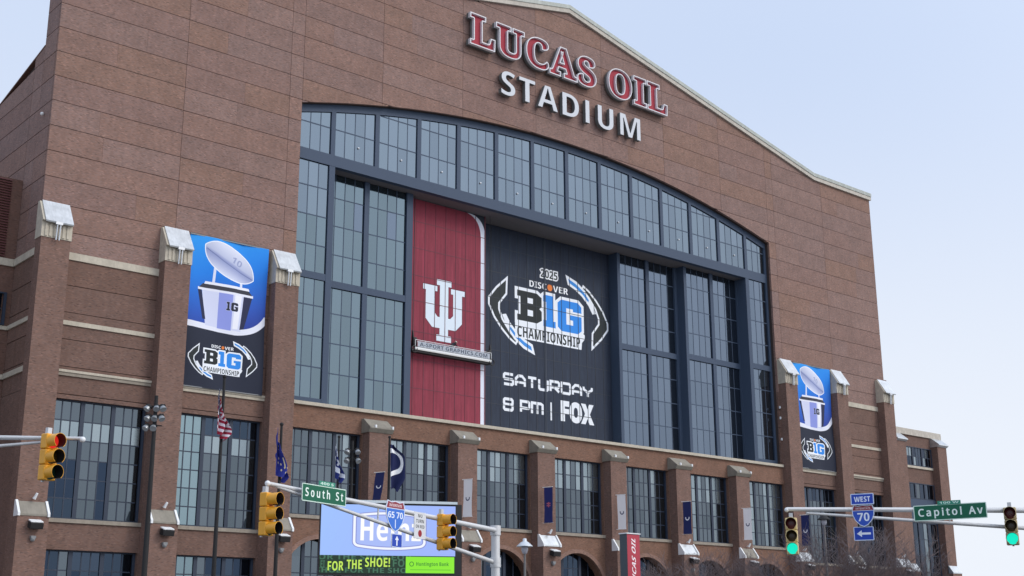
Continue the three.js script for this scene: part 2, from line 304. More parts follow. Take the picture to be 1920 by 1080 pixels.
function blockText(ctx, text, x0, x1, yb, h, lw) {   // squared stroke lettering with cut corners
  const c = 0.11, F = { S: [[[1, 1], [c, 1], [0, 1 - c], [0, 0.6], [c, 0.5], [1 - c, 0.5], [1, 0.4], [1, c], [1 - c, 0], [0, 0]]], A: [[[0, 0], [0, 0.7], [0.3, 1], [0.7, 1], [1, 0.7], [1, 0]], [[0, 0.38], [1, 0.38]]], T: [[[0, 1], [1, 1]], [[0.5, 1], [0.5, 0]]], U: [[[0, 1], [0, c], [c, 0], [1 - c, 0], [1, c], [1, 1]]], R: [[[0, 0], [0, 1], [1 - c, 1], [1, 1 - c], [1, 0.58], [1 - c, 0.42], [0, 0.42]], [[0.45, 0.42], [1, 0]]], D: [[[0, 0], [0, 1], [1 - c, 1], [1, 1 - c], [1, c], [1 - c, 0], [0, 0]]], Y: [[[0, 1], [0, 0.75], [0.5, 0.42], [1, 0.75], [1, 1]], [[0.5, 0.45], [0.5, 0]]], 8: [[[0.5, 1], [c, 1], [0, 1 - c], [0, 0.62], [c, 0.5], [1 - c, 0.5], [1, 0.38], [1, c], [1 - c, 0], [c, 0], [0, c], [0, 0.38], [c, 0.5], [1 - c, 0.5], [1, 0.62], [1, 1 - c], [1 - c, 1], [0.5, 1]]], P: [[[0, 0], [0, 1], [1 - c, 1], [1, 1 - c], [1, 0.52], [1 - c, 0.38], [0, 0.38]]], M: [[[0, 0], [0, 1], [1.1, 1], [1.3, 1 - c], [1.3, 0]], [[0.65, 1], [0.65, 0]]] };
  const W = (t) => (t === 'M' ? 1.3 : t === ' ' ? 0.35 : 1), n = [...text], sum = n.reduce((a, t) => a + W(t), 0), gap = 0.32, u = (x1 - x0 - lw) / (sum + gap * (n.length - 1)); let x = x0 + lw / 2; ctx.save(); ctx.lineWidth = lw; ctx.lineJoin = 'miter'; ctx.strokeStyle = ctx.fillStyle;
  for (const t of n) { for (const l of F[t] ?? []) { ctx.beginPath(); l.forEach(([a, b], i) => { const X = x + a * u, Y = yb - lw / 2 - b * (h - lw); i ? ctx.lineTo(X, Y) : ctx.moveTo(X, Y); }); ctx.stroke(); } x += (W(t) + gap) * u; }
  ctx.restore();
}
function spacedText(ctx, text, x0, x1, yb, h, sq = 0.85, font = 'bold') {   // letters at their own width, spread evenly between x0 and x1
  ctx.save(); ctx.font = `${font} 100px sans-serif`; ctx.textAlign = 'left'; const k = h / 71.5, ws = [...text].map((t) => ctx.measureText(t).width * k * sq), gap = (x1 - x0 - ws.reduce((a, b) => a + b, 0)) / (text.length - 1); let x = x0;
  [...text].forEach((t, i) => { ctx.save(); ctx.translate(x, yb); ctx.scale(k * sq, k); ctx.fillText(t, 0, 0); if (font === 'normal') { ctx.lineWidth = 5; ctx.strokeStyle = ctx.fillStyle; ctx.strokeText(t, 0, 0); } ctx.restore(); x += ws[i] + gap; }); ctx.restore();
}
function emblem(ctx, P, k, year) {              // k = pixels per metre of the large emblem
  const poly = (pts) => { ctx.beginPath(); pts.forEach((p, i) => { const q = P(...p); i ? ctx.lineTo(...q) : ctx.moveTo(...q); }); ctx.closePath(); };
  const black = [[-5.8, 40.6], [-7.4, 39.2], [-8.5, 37.9], [-8.5, 37.1], [-7.7, 35.7], [-6.6, 34.5], [-5.4, 33.5], [-4.5, 33.0], [-4.3, 33.4], [-5.4, 34.3], [-6.5, 35.6], [-7.0, 36.7], [-7.0, 37.4], [-5.9, 38.7]];
  const blue = [[-6.4, 36.1], [-6.0, 36.2], [-5.4, 35.3], [-4.3, 34.3], [-3.1, 33.6], [-2.0, 33.2], [-1.7, 32.2], [-3.3, 32.7], [-4.7, 33.6], [-5.7, 34.7]];
  const turn = (l) => l.map(([x, y]) => [1.9 - x, 74.75 - y]);
  ctx.lineJoin = 'miter'; ctx.lineCap = 'butt';
  for (const l of [black, turn(black)]) { poly(l); ctx.fillStyle = '#2c3234'; ctx.fill(); ctx.lineWidth = 0.26 * k; ctx.strokeStyle = '#eef3fa'; ctx.stroke(); }
  for (const f of [(x) => x, turn]) {
    const l = f(blue); poly(l); ctx.fillStyle = '#eef3fa'; ctx.fill(); ctx.lineWidth = 0.2 * k; ctx.strokeStyle = '#eef3fa'; ctx.stroke();
    poly(f([[-5.3, 34.9], [-4.4, 34.1], [-3.2, 33.4], [-2.15, 33.0], [-2.0, 32.5], [-3.25, 32.95], [-4.55, 33.75], [-5.4, 34.6]])); ctx.fillStyle = '#3c8fe0'; ctx.fill();
  }
  ctx.fillStyle = '#eef3fa'; poly([[-4.6, 35.9], [6.1, 35.9], [6.5, 35.6], [6.45, 35.1], [6.0, 34.6], [5.9, 33.75], [-4.6, 33.75]]); ctx.fill();
  blockLetters(ctx, P, [['B', [-4.25, 35.9, -0.45, 39.5], '#23292b'], ['I', [-0.2, 35.75, 1.75, 39.6], '#2f8be6'], ['G', [2.1, 35.6, 6.0, 39.45], '#2f8be6']], '#eef3fa', 0.75 * k);
  const [cx, cy] = P(-4.35, 33.95), [dx] = P(5.75, 34); ctx.fillStyle = '#23292b'; fitText(ctx, 'CHAMPIONSHIP', cx, dx, cy, 1.22 * k);
  let q = P(-2.45, 40.2), e = P(3.85, 40.2); ctx.fillStyle = '#f3f6fa'; fitText(ctx, 'DISC', q[0], q[0] + (e[0] - q[0]) * 0.45, q[1], 0.78 * k); fitText(ctx, 'VER', q[0] + (e[0] - q[0]) * 0.61, e[0], q[1], 0.78 * k);
  ctx.fillStyle = '#e8803a'; ctx.beginPath(); ctx.ellipse(q[0] + (e[0] - q[0]) * 0.53, q[1] - 0.39 * k, 0.4 * k, 0.42 * k, 0, 0, 7); ctx.fill();
  if (year) { q = P(-0.6, 41.72); e = P(2.2, 41.72); ctx.strokeStyle = '#f3f6fa'; ctx.lineWidth = 0.42 * k; ctx.save(); ctx.font = 'bold 100px sans-serif'; const w = ctx.measureText('2025').width; ctx.translate(q[0], q[1]); ctx.scale((e[0] - q[0]) / w, 0.95 * k / 71.5); ctx.lineWidth = 24; ctx.strokeText('2025', 0, 0); ctx.fillStyle = '#2c3234'; ctx.fillText('2025', 0, 0); ctx.restore(); }
}
const filmBlack = canvasTex(1824, 2046, (ctx, w, h) => {
  const k = w / LX, P = (x, y) => [(x + 10.86) * k, (LY1 - y) * k]; ctx.fillStyle = '#252e40'; ctx.fillRect(0, 0, w, h);
  for (let i = 0; i < 4000; i++) { ctx.fillStyle = `rgba(${hash(i, 1) > 0.5 ? '90,100,120' : '20,26,36'},0.05)`; ctx.fillRect(hash(i, 2) * w, hash(i, 3) * h, 4 + hash(i, 4) * 10, 60 + hash(i, 5) * 300); }
  emblem(ctx, P, k, true);
  ctx.fillStyle = '#e9eef5';
  blockText(ctx, 'SATURDAY', P(-6.45, 0)[0], P(7.65, 0)[0], P(0, 27.98)[1], 1.5 * k, 0.33 * k);
  blockText(ctx, '8 PM', P(-6.45, 0)[0], P(-0.3, 0)[0], P(0, 25.05)[1], 1.55 * k, 0.33 * k); ctx.fillRect(P(0.75, 0)[0], P(0, 26.8)[1], 0.22 * k, 2.1 * k);
  ctx.font = 'bold 100px sans-serif'; ctx.save(); ctx.translate(P(2.25, 0)[0], P(0, 24.95)[1]); const fw = ctx.measureText('FOX').width; ctx.scale((P(7.55, 0)[0] - P(2.25, 0)[0]) / fw, 2.15 * k / 71.5); ctx.lineWidth = 9; ctx.strokeStyle = '#e9eef5'; ctx.strokeText('FOX', 0, 0); ctx.fillText('FOX', 0, 0); ctx.restore();
});
const filmRed = canvasTex(686, 1480, (ctx, w, h) => {
  const kx = w / 11.27, ky = h / (LY1 - LY0), P = (x, y) => [(x + 21.72) * kx, (LY1 - y) * ky];
  ctx.fillStyle = '#2b323e'; ctx.fillRect(0, 0, w, h);
  const body = (x1, r) => { ctx.beginPath(); ctx.moveTo(...P(-21.72, LY1)); ctx.lineTo(...P(x1 - r, LY1 - 0.05)); ctx.quadraticCurveTo(...P(x1, LY1 - 0.4), ...P(x1, LY1 - r - 0.8)); ctx.lineTo(...P(x1, LY0)); ctx.lineTo(...P(-21.72, LY0)); ctx.closePath(); };
  body(-10.45, 1.9); ctx.fillStyle = '#dfe4f2'; ctx.fill(); body(-11.1, 2.0); ctx.fillStyle = '#873142'; ctx.fill(); ctx.save(); ctx.clip();
  for (let i = 0; i < 900; i++) { ctx.fillStyle = `rgba(${hash(i, 11) > 0.5 ? '190,80,100' : '70,15,28'},0.07)`; ctx.fillRect(hash(i, 12) * w, hash(i, 13) * h, 4 + hash(i, 14) * 12, 60 + hash(i, 15) * 300); }
  ctx.restore();
  const cx = -16.22, half = [[0, 38.05], [1.0, 38.05], [1.0, 37.4], [0.58, 37.4], [0.58, 33.85], [0.85, 33.85], [1.25, 34.25], [1.25, 36.65], [0.93, 36.65], [0.93, 37.25], [2.85, 37.25], [2.85, 36.65], [2.48, 36.65], [2.48, 33.5], [1.6, 32.62], [0.58, 32.62], [0.58, 31.9], [1.0, 31.9], [1.0, 31.2], [0, 31.2]];
  ctx.beginPath(); [...half.map(([x, y]) => [cx + x, y]), ...half.slice().reverse().map(([x, y]) => [cx - x, y])].forEach((p, i) => (i ? ctx.lineTo(...P(...p)) : ctx.moveTo(...P(...p)))); ctx.closePath();
  ctx.lineWidth = 8; ctx.strokeStyle = '#5b1f2b'; ctx.stroke(); ctx.fillStyle = '#dde9f4'; ctx.fill();
});
const filmMat = (t) => std({ map: t, roughness: 0.8 });
for (const [k, z] of PANEL) {
  const a = -32.58 + k * 10.86 + (k === 0 ? 0.3 : 0), b = -32.58 + (k + 1) * 10.86 - (k === 5 ? 0.3 : 0) + (k === 0 ? 0.45 : k === 1 ? 0.41 : 0), mid = -32.58 + k * 10.86 + BAY, fr = [], film = k > 0 && k < 4, T = 46.58;
  const L = k === 0 ? 0.12 : 0.5, Rr = k === 5 ? 0.12 : k === 0 ? 0.8 : 0.5, thin = [];
  if (!film) {
    bar(fr, a, a + L, 22.1, T, k > 3 ? z - 1.5 : z - 0.2, z + 0.16); bar(fr, b - Rr, b, 22.1, T, z - 0.2, z + 0.16); bar(fr, mid - 0.3, mid + 0.3, 22.1, T, z - 0.2, z + 0.1); bar(fr, a + L, b - Rr, 22.1, 22.6, z - 0.2, z + 0.08); bar(fr, a + L, b - Rr, 34.45, 35.15, z - 0.2, z + 0.13);
  } else { bar(fr, a + 0.05, a + 0.15, 22.1, T, z - 0.2, z + 0.06); bar(fr, b - 0.12, b - 0.03, 22.1, T, z - 0.2, z + 0.06); }
  const p = sp('sliding_panel', merge(fr), k === 1 ? std({ color: rgb(0.16, 0.03, 0.05), roughness: 0.5 }) : film ? M.steelDark : M.steel);
  const mats = k === 0 ? G.left : G.right;
  const spans = film ? [[a, b]] : [[a + L, mid - 0.3], [mid + 0.3, b - Rr]];
  if (!film) for (const [s, e] of spans) {
    for (let i = 0; i < 4; i++) {
      const x0 = s + (e - s) * i / 4, x1 = s + (e - s) * (i + 1) / 4; if (i) bar(thin, x0 - 0.04, x0 + 0.04, 22.6, T, z - 0.13, z - 0.062);
      for (let r = 0; r < 9; r++) if (r !== 4) pane(p, x0 + 0.02, x1 - 0.02, r ? rowsP[r] : 22.6, rowsP[r + 1], z - 0.1, k === 0 && r > 6 ? [...G.left, G.right[1]] : mats);
    }
    for (let r = 1; r < 9; r++) if (r !== 4 && r !== 5) bar(thin, s, e, rowsP[r] - 0.055, rowsP[r] + 0.055, z - 0.128, z - 0.067);
  } else {
    for (let i = 1; i < 8; i++) bar(thin, a + (b - a) * i / 8 - 0.028, a + (b - a) * i / 8 + 0.028, 22.2, T, z - 0.12, z + 0.03);
    for (let r = 1; r < 9; r++) if (r !== 4) bar(thin, a, b, rowsP[r] - 0.03, rowsP[r] + 0.03, z - 0.12, z + 0.022);
    const g = new THREE.PlaneGeometry(b - a, LY1 - LY0).translate((a + b) / 2, (LY0 + LY1) / 2, z);
    if (k > 1) { const uv = g.attributes.uv; for (let i = 0; i < uv.count; i++) uv.setX(i, uv.getX(i) * 0.5 + (k - 2) * 0.5); }
    const f = sub('printed_film', g, k === 1 ? filmMat(filmRed) : filmMat(filmBlack), p);
    f.userData.label = k === 1 ? 'red printed film with pale trident letter emblem' : 'dark printed film with half of the championship emblem';
  }
  sub('glazing_bar', merge(thin), k === 1 ? std({ color: rgb(0.13, 0.025, 0.045), roughness: 0.6 }) : film ? std({ color: rgb(0.026, 0.034, 0.05), roughness: 0.6 }) : M.steel, p);
}
sp('window_sill', metreUV(box(-JAMB, JAMB, 21.74, 22.06, -5.5, 0.28)), M.lime);

// ---------------------------------------------------------------- lower storeys: one masonry bay between each pair of piers
const PX = [-60.6, -49.5, -38.3, -27.25, -16.35, -5.5, 5.5, 16.35, 27.25, 38.3, 49.5, 60.6];
function lowWindow(name, x0, x1, y0, y1, z, groups, rows, choose, topFn) {
  const fr = [], thin = [], th = 0.36, gw = (x1 - x0 - (groups.length + 1) * th) / groups.length, w = { panes: [] };
  const top = topFn ?? (() => y1);
  const cut = (x) => Math.min(y1, top(x));
  for (let g = 0; g <= groups.length; g++) { const xm = x0 + g * (gw + th), e = g === 0 || g === groups.length ? 0.12 : 0; bar(fr, xm + (g === 0 ? 0 : e), xm + th - (g === 0 ? e : 0), y0, cut(xm + th / 2), z - 0.18, z + 0.02); }
  bar(fr, x0, x1, y0 - 0.001, y0 + 0.14, z - 0.17, z + 0.04); if (!topFn) bar(fr, x0, x1, y1 - 0.12, y1 + 0.001, z - 0.17, z + 0.04);
  const out = [];
  for (let g = 0; g < groups.length; g++) {
    const a = x0 + th + g * (gw + th), n = groups[g];
    for (let i = 0; i < n; i++) {
      const c0 = a + gw * i / n, c1 = a + gw * (i + 1) / n; if (i) bar(thin, c0 - 0.05, c0 + 0.05, y0 + 0.1, cut(c0), z - 0.13, z - 0.058);
      for (let r = 0; r < rows; r++) { const b0 = y0 + 0.1 + (y1 - y0 - 0.2) * r / rows, b1 = y0 + 0.1 + (y1 - y0 - 0.2) * (r + 1) / rows, t = Math.min(cut(c0), cut(c1)); if (b0 > t) continue; out.push([c0 + 0.02, c1 - 0.02, b0, Math.min(b1, Math.max(cut(c0), cut(c1)) + 0.06), z - 0.1, choose(g, i, rows - 1 - r)]); }
    }
    for (let r = 1; r < rows; r++) { const y = y0 + 0.1 + (y1 - y0 - 0.2) * r / rows; if (y < Math.min(cut(a), cut(a + gw)) + 0.4) bar(thin, a, a + gw, y - 0.05, y + 0.05, z - 0.128, z - 0.064); }
  }
  const part = sp(name, merge(fr), M.steelLow); for (const o of out) pane(part, ...o);
  if (thin.length) tag(sub('glazing_bar', merge(thin), M.steelLow, part), null, null, null, 'stuff');
  return part;
}
const arcR = 4.12, arcC = 5.27;
for (let b = 0; b < 11; b++) {
  const x0 = PX[b] + 1.25, x1 = PX[b + 1] - 1.25, tower = b < 2 || b > 8, xm = (x0 + x1) / 2, top = tower ? 20.0 : 21.72;
  const wy0 = tower ? 9.85 : 11.5, wy1 = tower ? 19.65 : 19.55, e = 0.06, half = (x1 - x0) / 2 - 0.02;
  const s = shapeOf([[x0 - 1.25, FLOOR], [x1 + 1.25, FLOOR], [x1 + 1.25, top], [x0 - 1.25, top]]);
  const hole = (a, c, p, q) => { const h = new THREE.Path(); h.moveTo(a, p); h.lineTo(a, q); h.lineTo(c, q); h.lineTo(c, p); h.closePath(); s.holes.push(h); };
  hole(x0 + e, x1 - e, wy0, wy1);
  if (tower) hole(x0 + e, x1 - e, 1.2, 7.38);
  else { const h = new THREE.Path(); h.moveTo(xm - arcR, FLOOR + 0.3); h.lineTo(xm - arcR, arcC); for (let i = 1; i < 24; i++) { const a = Math.PI * (1 - i / 24); h.lineTo(xm + arcR * Math.cos(a), arcC + arcR * Math.sin(a)); } h.lineTo(xm + arcR, arcC); h.lineTo(xm + arcR, FLOOR + 0.3); h.closePath(); s.holes.push(h); }
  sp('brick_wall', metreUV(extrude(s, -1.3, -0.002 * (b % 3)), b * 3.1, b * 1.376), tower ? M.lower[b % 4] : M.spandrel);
  sp('window_sill', metreUV(box(x0, x1, wy0 - 0.32, wy0, -0.6, 0.16)), M.limeDark);
  const near = hash(b, 71);
  const choose = b === 0 ? (g, i, r) => (r === 1 ? G.blindGlare : r === 0 ? G.low : (g === 0 && r > 2) || (g === 1 && i === 2 && r > 2) ? G.dark : G.low)  // dark panes mimic reflected buildings, the pale row mimics reflected light
    : b === 1 ? (g, i, r) => (g === 0 ? G.curtain : r === 0 ? G.dark : r === 1 ? (i < 2 ? G.blindGlare : G.low) : G.low)
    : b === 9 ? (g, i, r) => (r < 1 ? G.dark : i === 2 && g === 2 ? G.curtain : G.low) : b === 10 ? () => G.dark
    : (g, i, r) => (r < 2 && hash(b, g * 3 + i, 72) < 0.38 + 0.1 * (b % 3) ? G.blindGlare : b > 6 && hash(b, g * 3 + i, 75) < 0.35 ? G.blindGlare : G.low);
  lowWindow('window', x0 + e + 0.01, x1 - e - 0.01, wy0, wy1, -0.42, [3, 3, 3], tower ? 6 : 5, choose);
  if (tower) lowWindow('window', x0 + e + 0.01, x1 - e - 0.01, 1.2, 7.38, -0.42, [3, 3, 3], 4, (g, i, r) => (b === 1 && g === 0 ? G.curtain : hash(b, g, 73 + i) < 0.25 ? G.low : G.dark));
  else {
    lowWindow('arched_doorway', xm - arcR + 0.02, xm + arcR - 0.02, FLOOR + 0.3, 9.38, -1.05, [2, 3, 2], 7, (g, i) => (b === 2 || g < 1 ? G.low : G.dark), (x) => arcC + Math.sqrt(Math.max(0, arcR * arcR - (x - xm) ** 2)) - 0.02);  // right-hand panes tinted dark to carry the reflection of the reveal
    const ring = []; for (let i = 0; i <= 20; i++) { const a = Math.PI * i / 20; ring.push([xm + arcR * Math.cos(a), arcC + arcR * Math.sin(a)]); } for (let i = 20; i >= 0; i--) { const a = Math.PI * i / 20; ring.push([xm + (arcR + 0.42) * Math.cos(a), arcC + (arcR + 0.42) * Math.sin(a)]); }
    sp('arch_ring', metreUV(extrude(shapeOf(ring.map(([x, y]) => [Math.min(x1 + 0.3, Math.max(x0 - 0.3, x)), y])), -0.3, 0.05)), M.upper[6]);
  }
  if (tower) {
    const plain = b === 0 || b === 10;
    if (plain) for (const [p, q] of [[31.52, 32.16], [25.86, 26.24]]) sp('band_course', metreUV(box(x0, x1, p, q, -0.1, 0.12)), M.lime);
    sp('band_course', metreUV(box(x0, x1, 21.56, 21.84, -0.1, 0.14)), plain ? M.limeDark : M.lime); sp('band_course', metreUV(box(x0, x1, 21.845, 22.05, -0.1, 0.22)), M.lime);
  }
}
// piers with caps, sloped ledges and light fittings
const ribs = (x, y0, y1, z) => merge(Array.from({ length: 6 }, (_, i) => i).filter((i) => i !== 99).map((i) => box(x - 1.02 + i * 0.37, x - 0.82 + i * 0.37, y0, y1, z - 0.1, z + 0.07)));
PX.forEach((x, k) => {
  const tall = k < 3 || k > 8, topY = tall ? 32.75 : 19.7, w = 1.25;
  const p = sp('pier', metreUV(merge([box(x - w, x + w, 9.76, topY, -0.05, 1.2), box(x - w, x + w, FLOOR, 9.76, -0.05, 1.92)]), k * 2.7, k * 0.688), M.pier);
  if (tall) {
    sub('pier_cap', metreUV(sweepX([[-0.1, 32.752], [1.26, 32.752], [1.26, 34.06], [1.5, 34.12], [0.3, 36.08], [-0.1, 36.08]], x - w - 0.06, x + w + 0.06)), M.lime, p);
    sub('cap_flashing', metreUV(sweepX([[1.62, 33.98], [1.66, 34.10], [0.32, 36.2], [0.2, 36.14]], x - w + 0.13, x + w - 0.0)), M.galv, p);
    sub('cap_ribs', metreUV(ribs(x, 32.85, 33.95, 1.27)), M.lime, p);
    sub('cap_light', merge([tube([x - 0.12, 32.55, 1.5], [x - 0.12, 33.9, 1.62], 0.07), tube([x + 0.14, 32.55, 1.5], [x + 0.14, 33.9, 1.62], 0.07), box(x - 0.3, x + 0.3, 33.86, 34.1, 1.4, 1.72)]), M.alu, p);
  } else {
    sub('pier_cap', metreUV(sweepX([[-0.05, 19.702], [1.26, 19.702], [1.55, 20.05], [1.55, 20.16], [0.32, 21.1], [-0.05, 21.1]], x - w - 0.16, x + w + 0.16)), M.capGrey, p);
    for (const s of [-0.75, 1.25]) sub('cap_light', new RoundedBoxGeometry(0.22, 0.3, 0.2, 2, 0.05).translate(x + s, 20.25, 1.5), M.white, p);
  }
  // sloped ledge with white rims, light box below, small spot above and camera below
  const ledge = [[1.1, 9.75], [1.98, 9.75], [1.98, 9.9], [1.26, 10.93], [1.1, 10.93]];
  sub('ledge', metreUV(sweepX(ledge, x - w + 0.16, x + w - 0.16)), k > 4 && k % 2 ? M.galv : M.capGrey, p);
  for (const s of [-1, 1]) sub('ledge_rim', metreUV(sweepX([[1.1, 9.72], [2.06, 9.72], [2.06, 9.98], [1.3, 11.02], [1.1, 11.02]], Math.min(x + s * (w + 0.04), x + s * (w - 0.15)), Math.max(x + s * (w + 0.04), x + s * (w - 0.15)))), M.white, p);
  const fl = sub('floodlight', merge([new RoundedBoxGeometry(1.04, 0.46, 0.66, 2, 0.05).rotateX(0.25).translate(x + 0.08, 8.98, 2.36), box(x - 0.1, x + 0.26, 9.0, 9.3, 1.9, 2.2)]), M.poleDark, p);
  sub('floodlight_lid', new RoundedBoxGeometry(0.98, 0.1, 0.7, 2, 0.03).rotateX(0.32).translate(x + 0.08, 9.33, 2.36), M.white, fl);
  sub('spot_lamp', merge([tube([x + 0.1, 11.2, 1.2], [x + 0.1, 11.3, 1.55], 0.05), tube([x + 0.1, 11.12, 1.5], [x + 0.22, 11.55, 1.72], 0.13, 0.10)]), M.white, p);
  sub('security_camera', merge([new THREE.SphereGeometry(0.2, 12, 8).translate(x + 0.05, 7.95, 2.08), box(x - 0.14, x + 0.24, 8.0, 8.2, 1.9, 2.25)]), M.grey, p);
});

// left wing (taller, with louvre) and right wing (low, with coping)
{
  sp('side_wing', metreUV(box(-95, -61.56, FLOOR, 39.45, -40, -5.2)), M.dark);
  const sl = []; for (let i = 0; i < 30; i++) sl.push(sweepX([[-5.25, 32.3 + i * 0.237], [-5.02, 32.3 + i * 0.237], [-5.16, 32.44 + i * 0.237], [-5.25, 32.44 + i * 0.237]], -80, -62.55));
  const lv = sp('louvre', merge(sl), std({ color: rgb(0.14, 0.05, 0.05), roughness: 0.8 })); lv.userData.kind = 'stuff';
  for (const [a, b] of [[31.5, 32.14], [25.86, 26.2], [21.58, 22.0]]) sp('band_course', metreUV(box(-95, -61.76, a, b, -5.3, -5.04)), M.lime);
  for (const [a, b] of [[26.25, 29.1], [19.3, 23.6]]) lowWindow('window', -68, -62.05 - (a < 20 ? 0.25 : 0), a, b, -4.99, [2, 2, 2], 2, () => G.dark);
  // right wing
  sp('side_wing', metreUV(box(61.65, 83.3, FLOOR, 30.35, -45, -5.2)), M.lower[1]);
  sp('wing_coping', metreUV(box(61.65, 83.75, 30.354, 31.3, -45.3, -4.95)), M.coping);
  for (const x of [71.0, 82.15]) {
    const p = sp('pier', metreUV(merge([box(x - 1.25, x + 1.25, 9.76, 28.95, -5.25, -4.0), box(x - 1.25, x + 1.25, FLOOR, 9.76, -5.25, -3.3)])), M.pier);
    sub('pier_cap', metreUV(sweepX([[-5.25, 28.952], [-3.95, 28.952], [-3.6, 29.2], [-3.6, 29.32], [-4.9, 30.34], [-5.25, 30.34]], x - 1.35, x + 1.35)), M.galv, p);
    sub('ledge', metreUV(sweepX([[-4.1, 9.75], [-3.22, 9.75], [-3.22, 9.9], [-3.94, 10.93], [-4.1, 10.93]], x - 1.25, x + 1.25)), M.galv, p);
  }
  const x0 = 72.3, x1 = 80.85;
  lowWindow('window', x0 + 0.6, x1, 25.7, 28.6, -5.1, [3, 3, 3], 2, (g, i, r) => (hash(g, i, 81 + r) < 0.45 ? G.blindGlare : G.dark));
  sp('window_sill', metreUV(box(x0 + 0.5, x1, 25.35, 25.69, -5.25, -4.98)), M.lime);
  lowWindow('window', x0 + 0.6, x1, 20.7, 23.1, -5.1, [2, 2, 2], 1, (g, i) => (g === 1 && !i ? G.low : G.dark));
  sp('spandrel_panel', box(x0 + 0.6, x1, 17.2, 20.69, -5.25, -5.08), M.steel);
  lowWindow('window', x0 + 0.6, x1, 5, 17.19, -5.1, [2, 2, 2], 5, (g, i, r) => (g === 1 && i === 1 ? G.blindGlare : G.dark));
  for (const [x, h] of [[66.5, 3.2], [67.8, 3.9]]) sp('antenna', merge([tube([x + 10, 31.3, -12], [x + 10, 31.3 + h, -12], 0.05, 0.03, 5), box(x + 9.6, x + 10.4, 31.3 + h * 0.45, 31.36 + h * 0.45, -12.03, -11.97)]), M.grey);
  sp('wall_lamp', new THREE.SphereGeometry(0.16, 10, 8).translate(-61.8, 44.6, -1.6), M.white);
  for (const y of [29.6, 25.4, 28.2]) sp('wall_lamp', new RoundedBoxGeometry(0.2, 0.34, 0.2, 2, 0.05).translate(36.9, y, 0.12), M.white);
}

// hand out the panes
{
  const v = new THREE.Vector3(), P = (x, y, z) => { v.set(x, y, z).project(camera); return [v.x * 960, v.y * 540, Math.abs(v.x) < 1.02 && Math.abs(v.y) < 1.02]; };
  for (const q of panes) { const c = [P(q.x0, q.y0, q.z), P(q.x1, q.y0, q.z), P(q.x1, q.y1, q.z), P(q.x0, q.y1, q.z)]; let a = 0; for (let i = 0; i < 4; i++) { const s = c[i], t = c[(i + 1) % 4]; a += s[0] * t[1] - t[0] * s[1]; } q.area = c.some((k) => k[2]) ? Math.abs(a) / 2 : 0; }
  const order = panes.slice().sort((a, b) => b.area - a.area); order.forEach((q, i) => { q.single = i < 300; });
  const unit = new THREE.BoxGeometry(1, 1, 1), rest = new Map();
  panes.forEach((q, i) => {
    if (q.single && !q.poly) { const m = mesh('pane', unit, q.mat, q.parent); m.scale.set(q.x1 - q.x0, q.y1 - q.y0, 0.03); m.position.set((q.x0 + q.x1) / 2, (q.y0 + q.y1) / 2 - FLOOR, q.z); m.rotation.set((hash(i, 91) - 0.5) * 0.006, (hash(i, 92) - 0.5) * 0.01, 0); return; }
    const g = q.poly ? extrude(shapeOf(q.poly), q.z - 0.015, q.z + 0.015) : box(q.x0, q.x1, q.y0, q.y1, q.z - 0.015, q.z + 0.015).rotateX(0);
    if (q.single) { sub('pane', g, q.mat, q.parent); return; }
    const byMat = rest.get(q.parent) ?? new Map(); rest.set(q.parent, byMat); byMat.set(q.mat, [...(byMat.get(q.mat) ?? []), g]);
  });
  for (const [parent, byMat] of rest) {
    const mats = [...byMat.keys()], lists = mats.map((m) => merge(byMat.get(m))), g = mergeGeometries(lists, true);
    g.translate(0, -FLOOR, 0); const m = mesh('window_panes', g, mats.length > 1 ? mats : mats[0], parent); m.userData.kind = 'stuff';
  }
}

// ---------------------------------------------------------------- the big sign
const loadFont = (n) => new FontLoader().loadAsync(`fonts/droid/${n}.typeface.json`);
const serif = await loadFont('droid_serif_bold'), sans = await loadFont('droid_sans_bold');
function offsetPoly(pts, d) {                   // mitred offset of a closed outline; d > 0 grows a counter-clockwise one
  const n = pts.length, out = [];
  for (let i = 0; i < n; i++) {
    const a = pts[(i + n - 1) % n], b = pts[i], c = pts[(i + 1) % n], e1 = b.clone().sub(a).normalize(), e2 = c.clone().sub(b).normalize();
    const n1 = new THREE.Vector2(e1.y, -e1.x), n2 = new THREE.Vector2(e2.y, -e2.x), m = n1.clone().add(n2); const l = m.length(); if (l < 1e-4) { out.push(b.clone()); continue; } m.divideScalar(l);
    out.push(b.clone().addScaledVector(m, d / Math.max(0.45, m.dot(n1))));
  }
  return out;
}
const clean = (pts) => { const o = pts.filter((p, i) => p.distanceTo(pts[(i + 1) % pts.length]) > 1e-3); return o; };
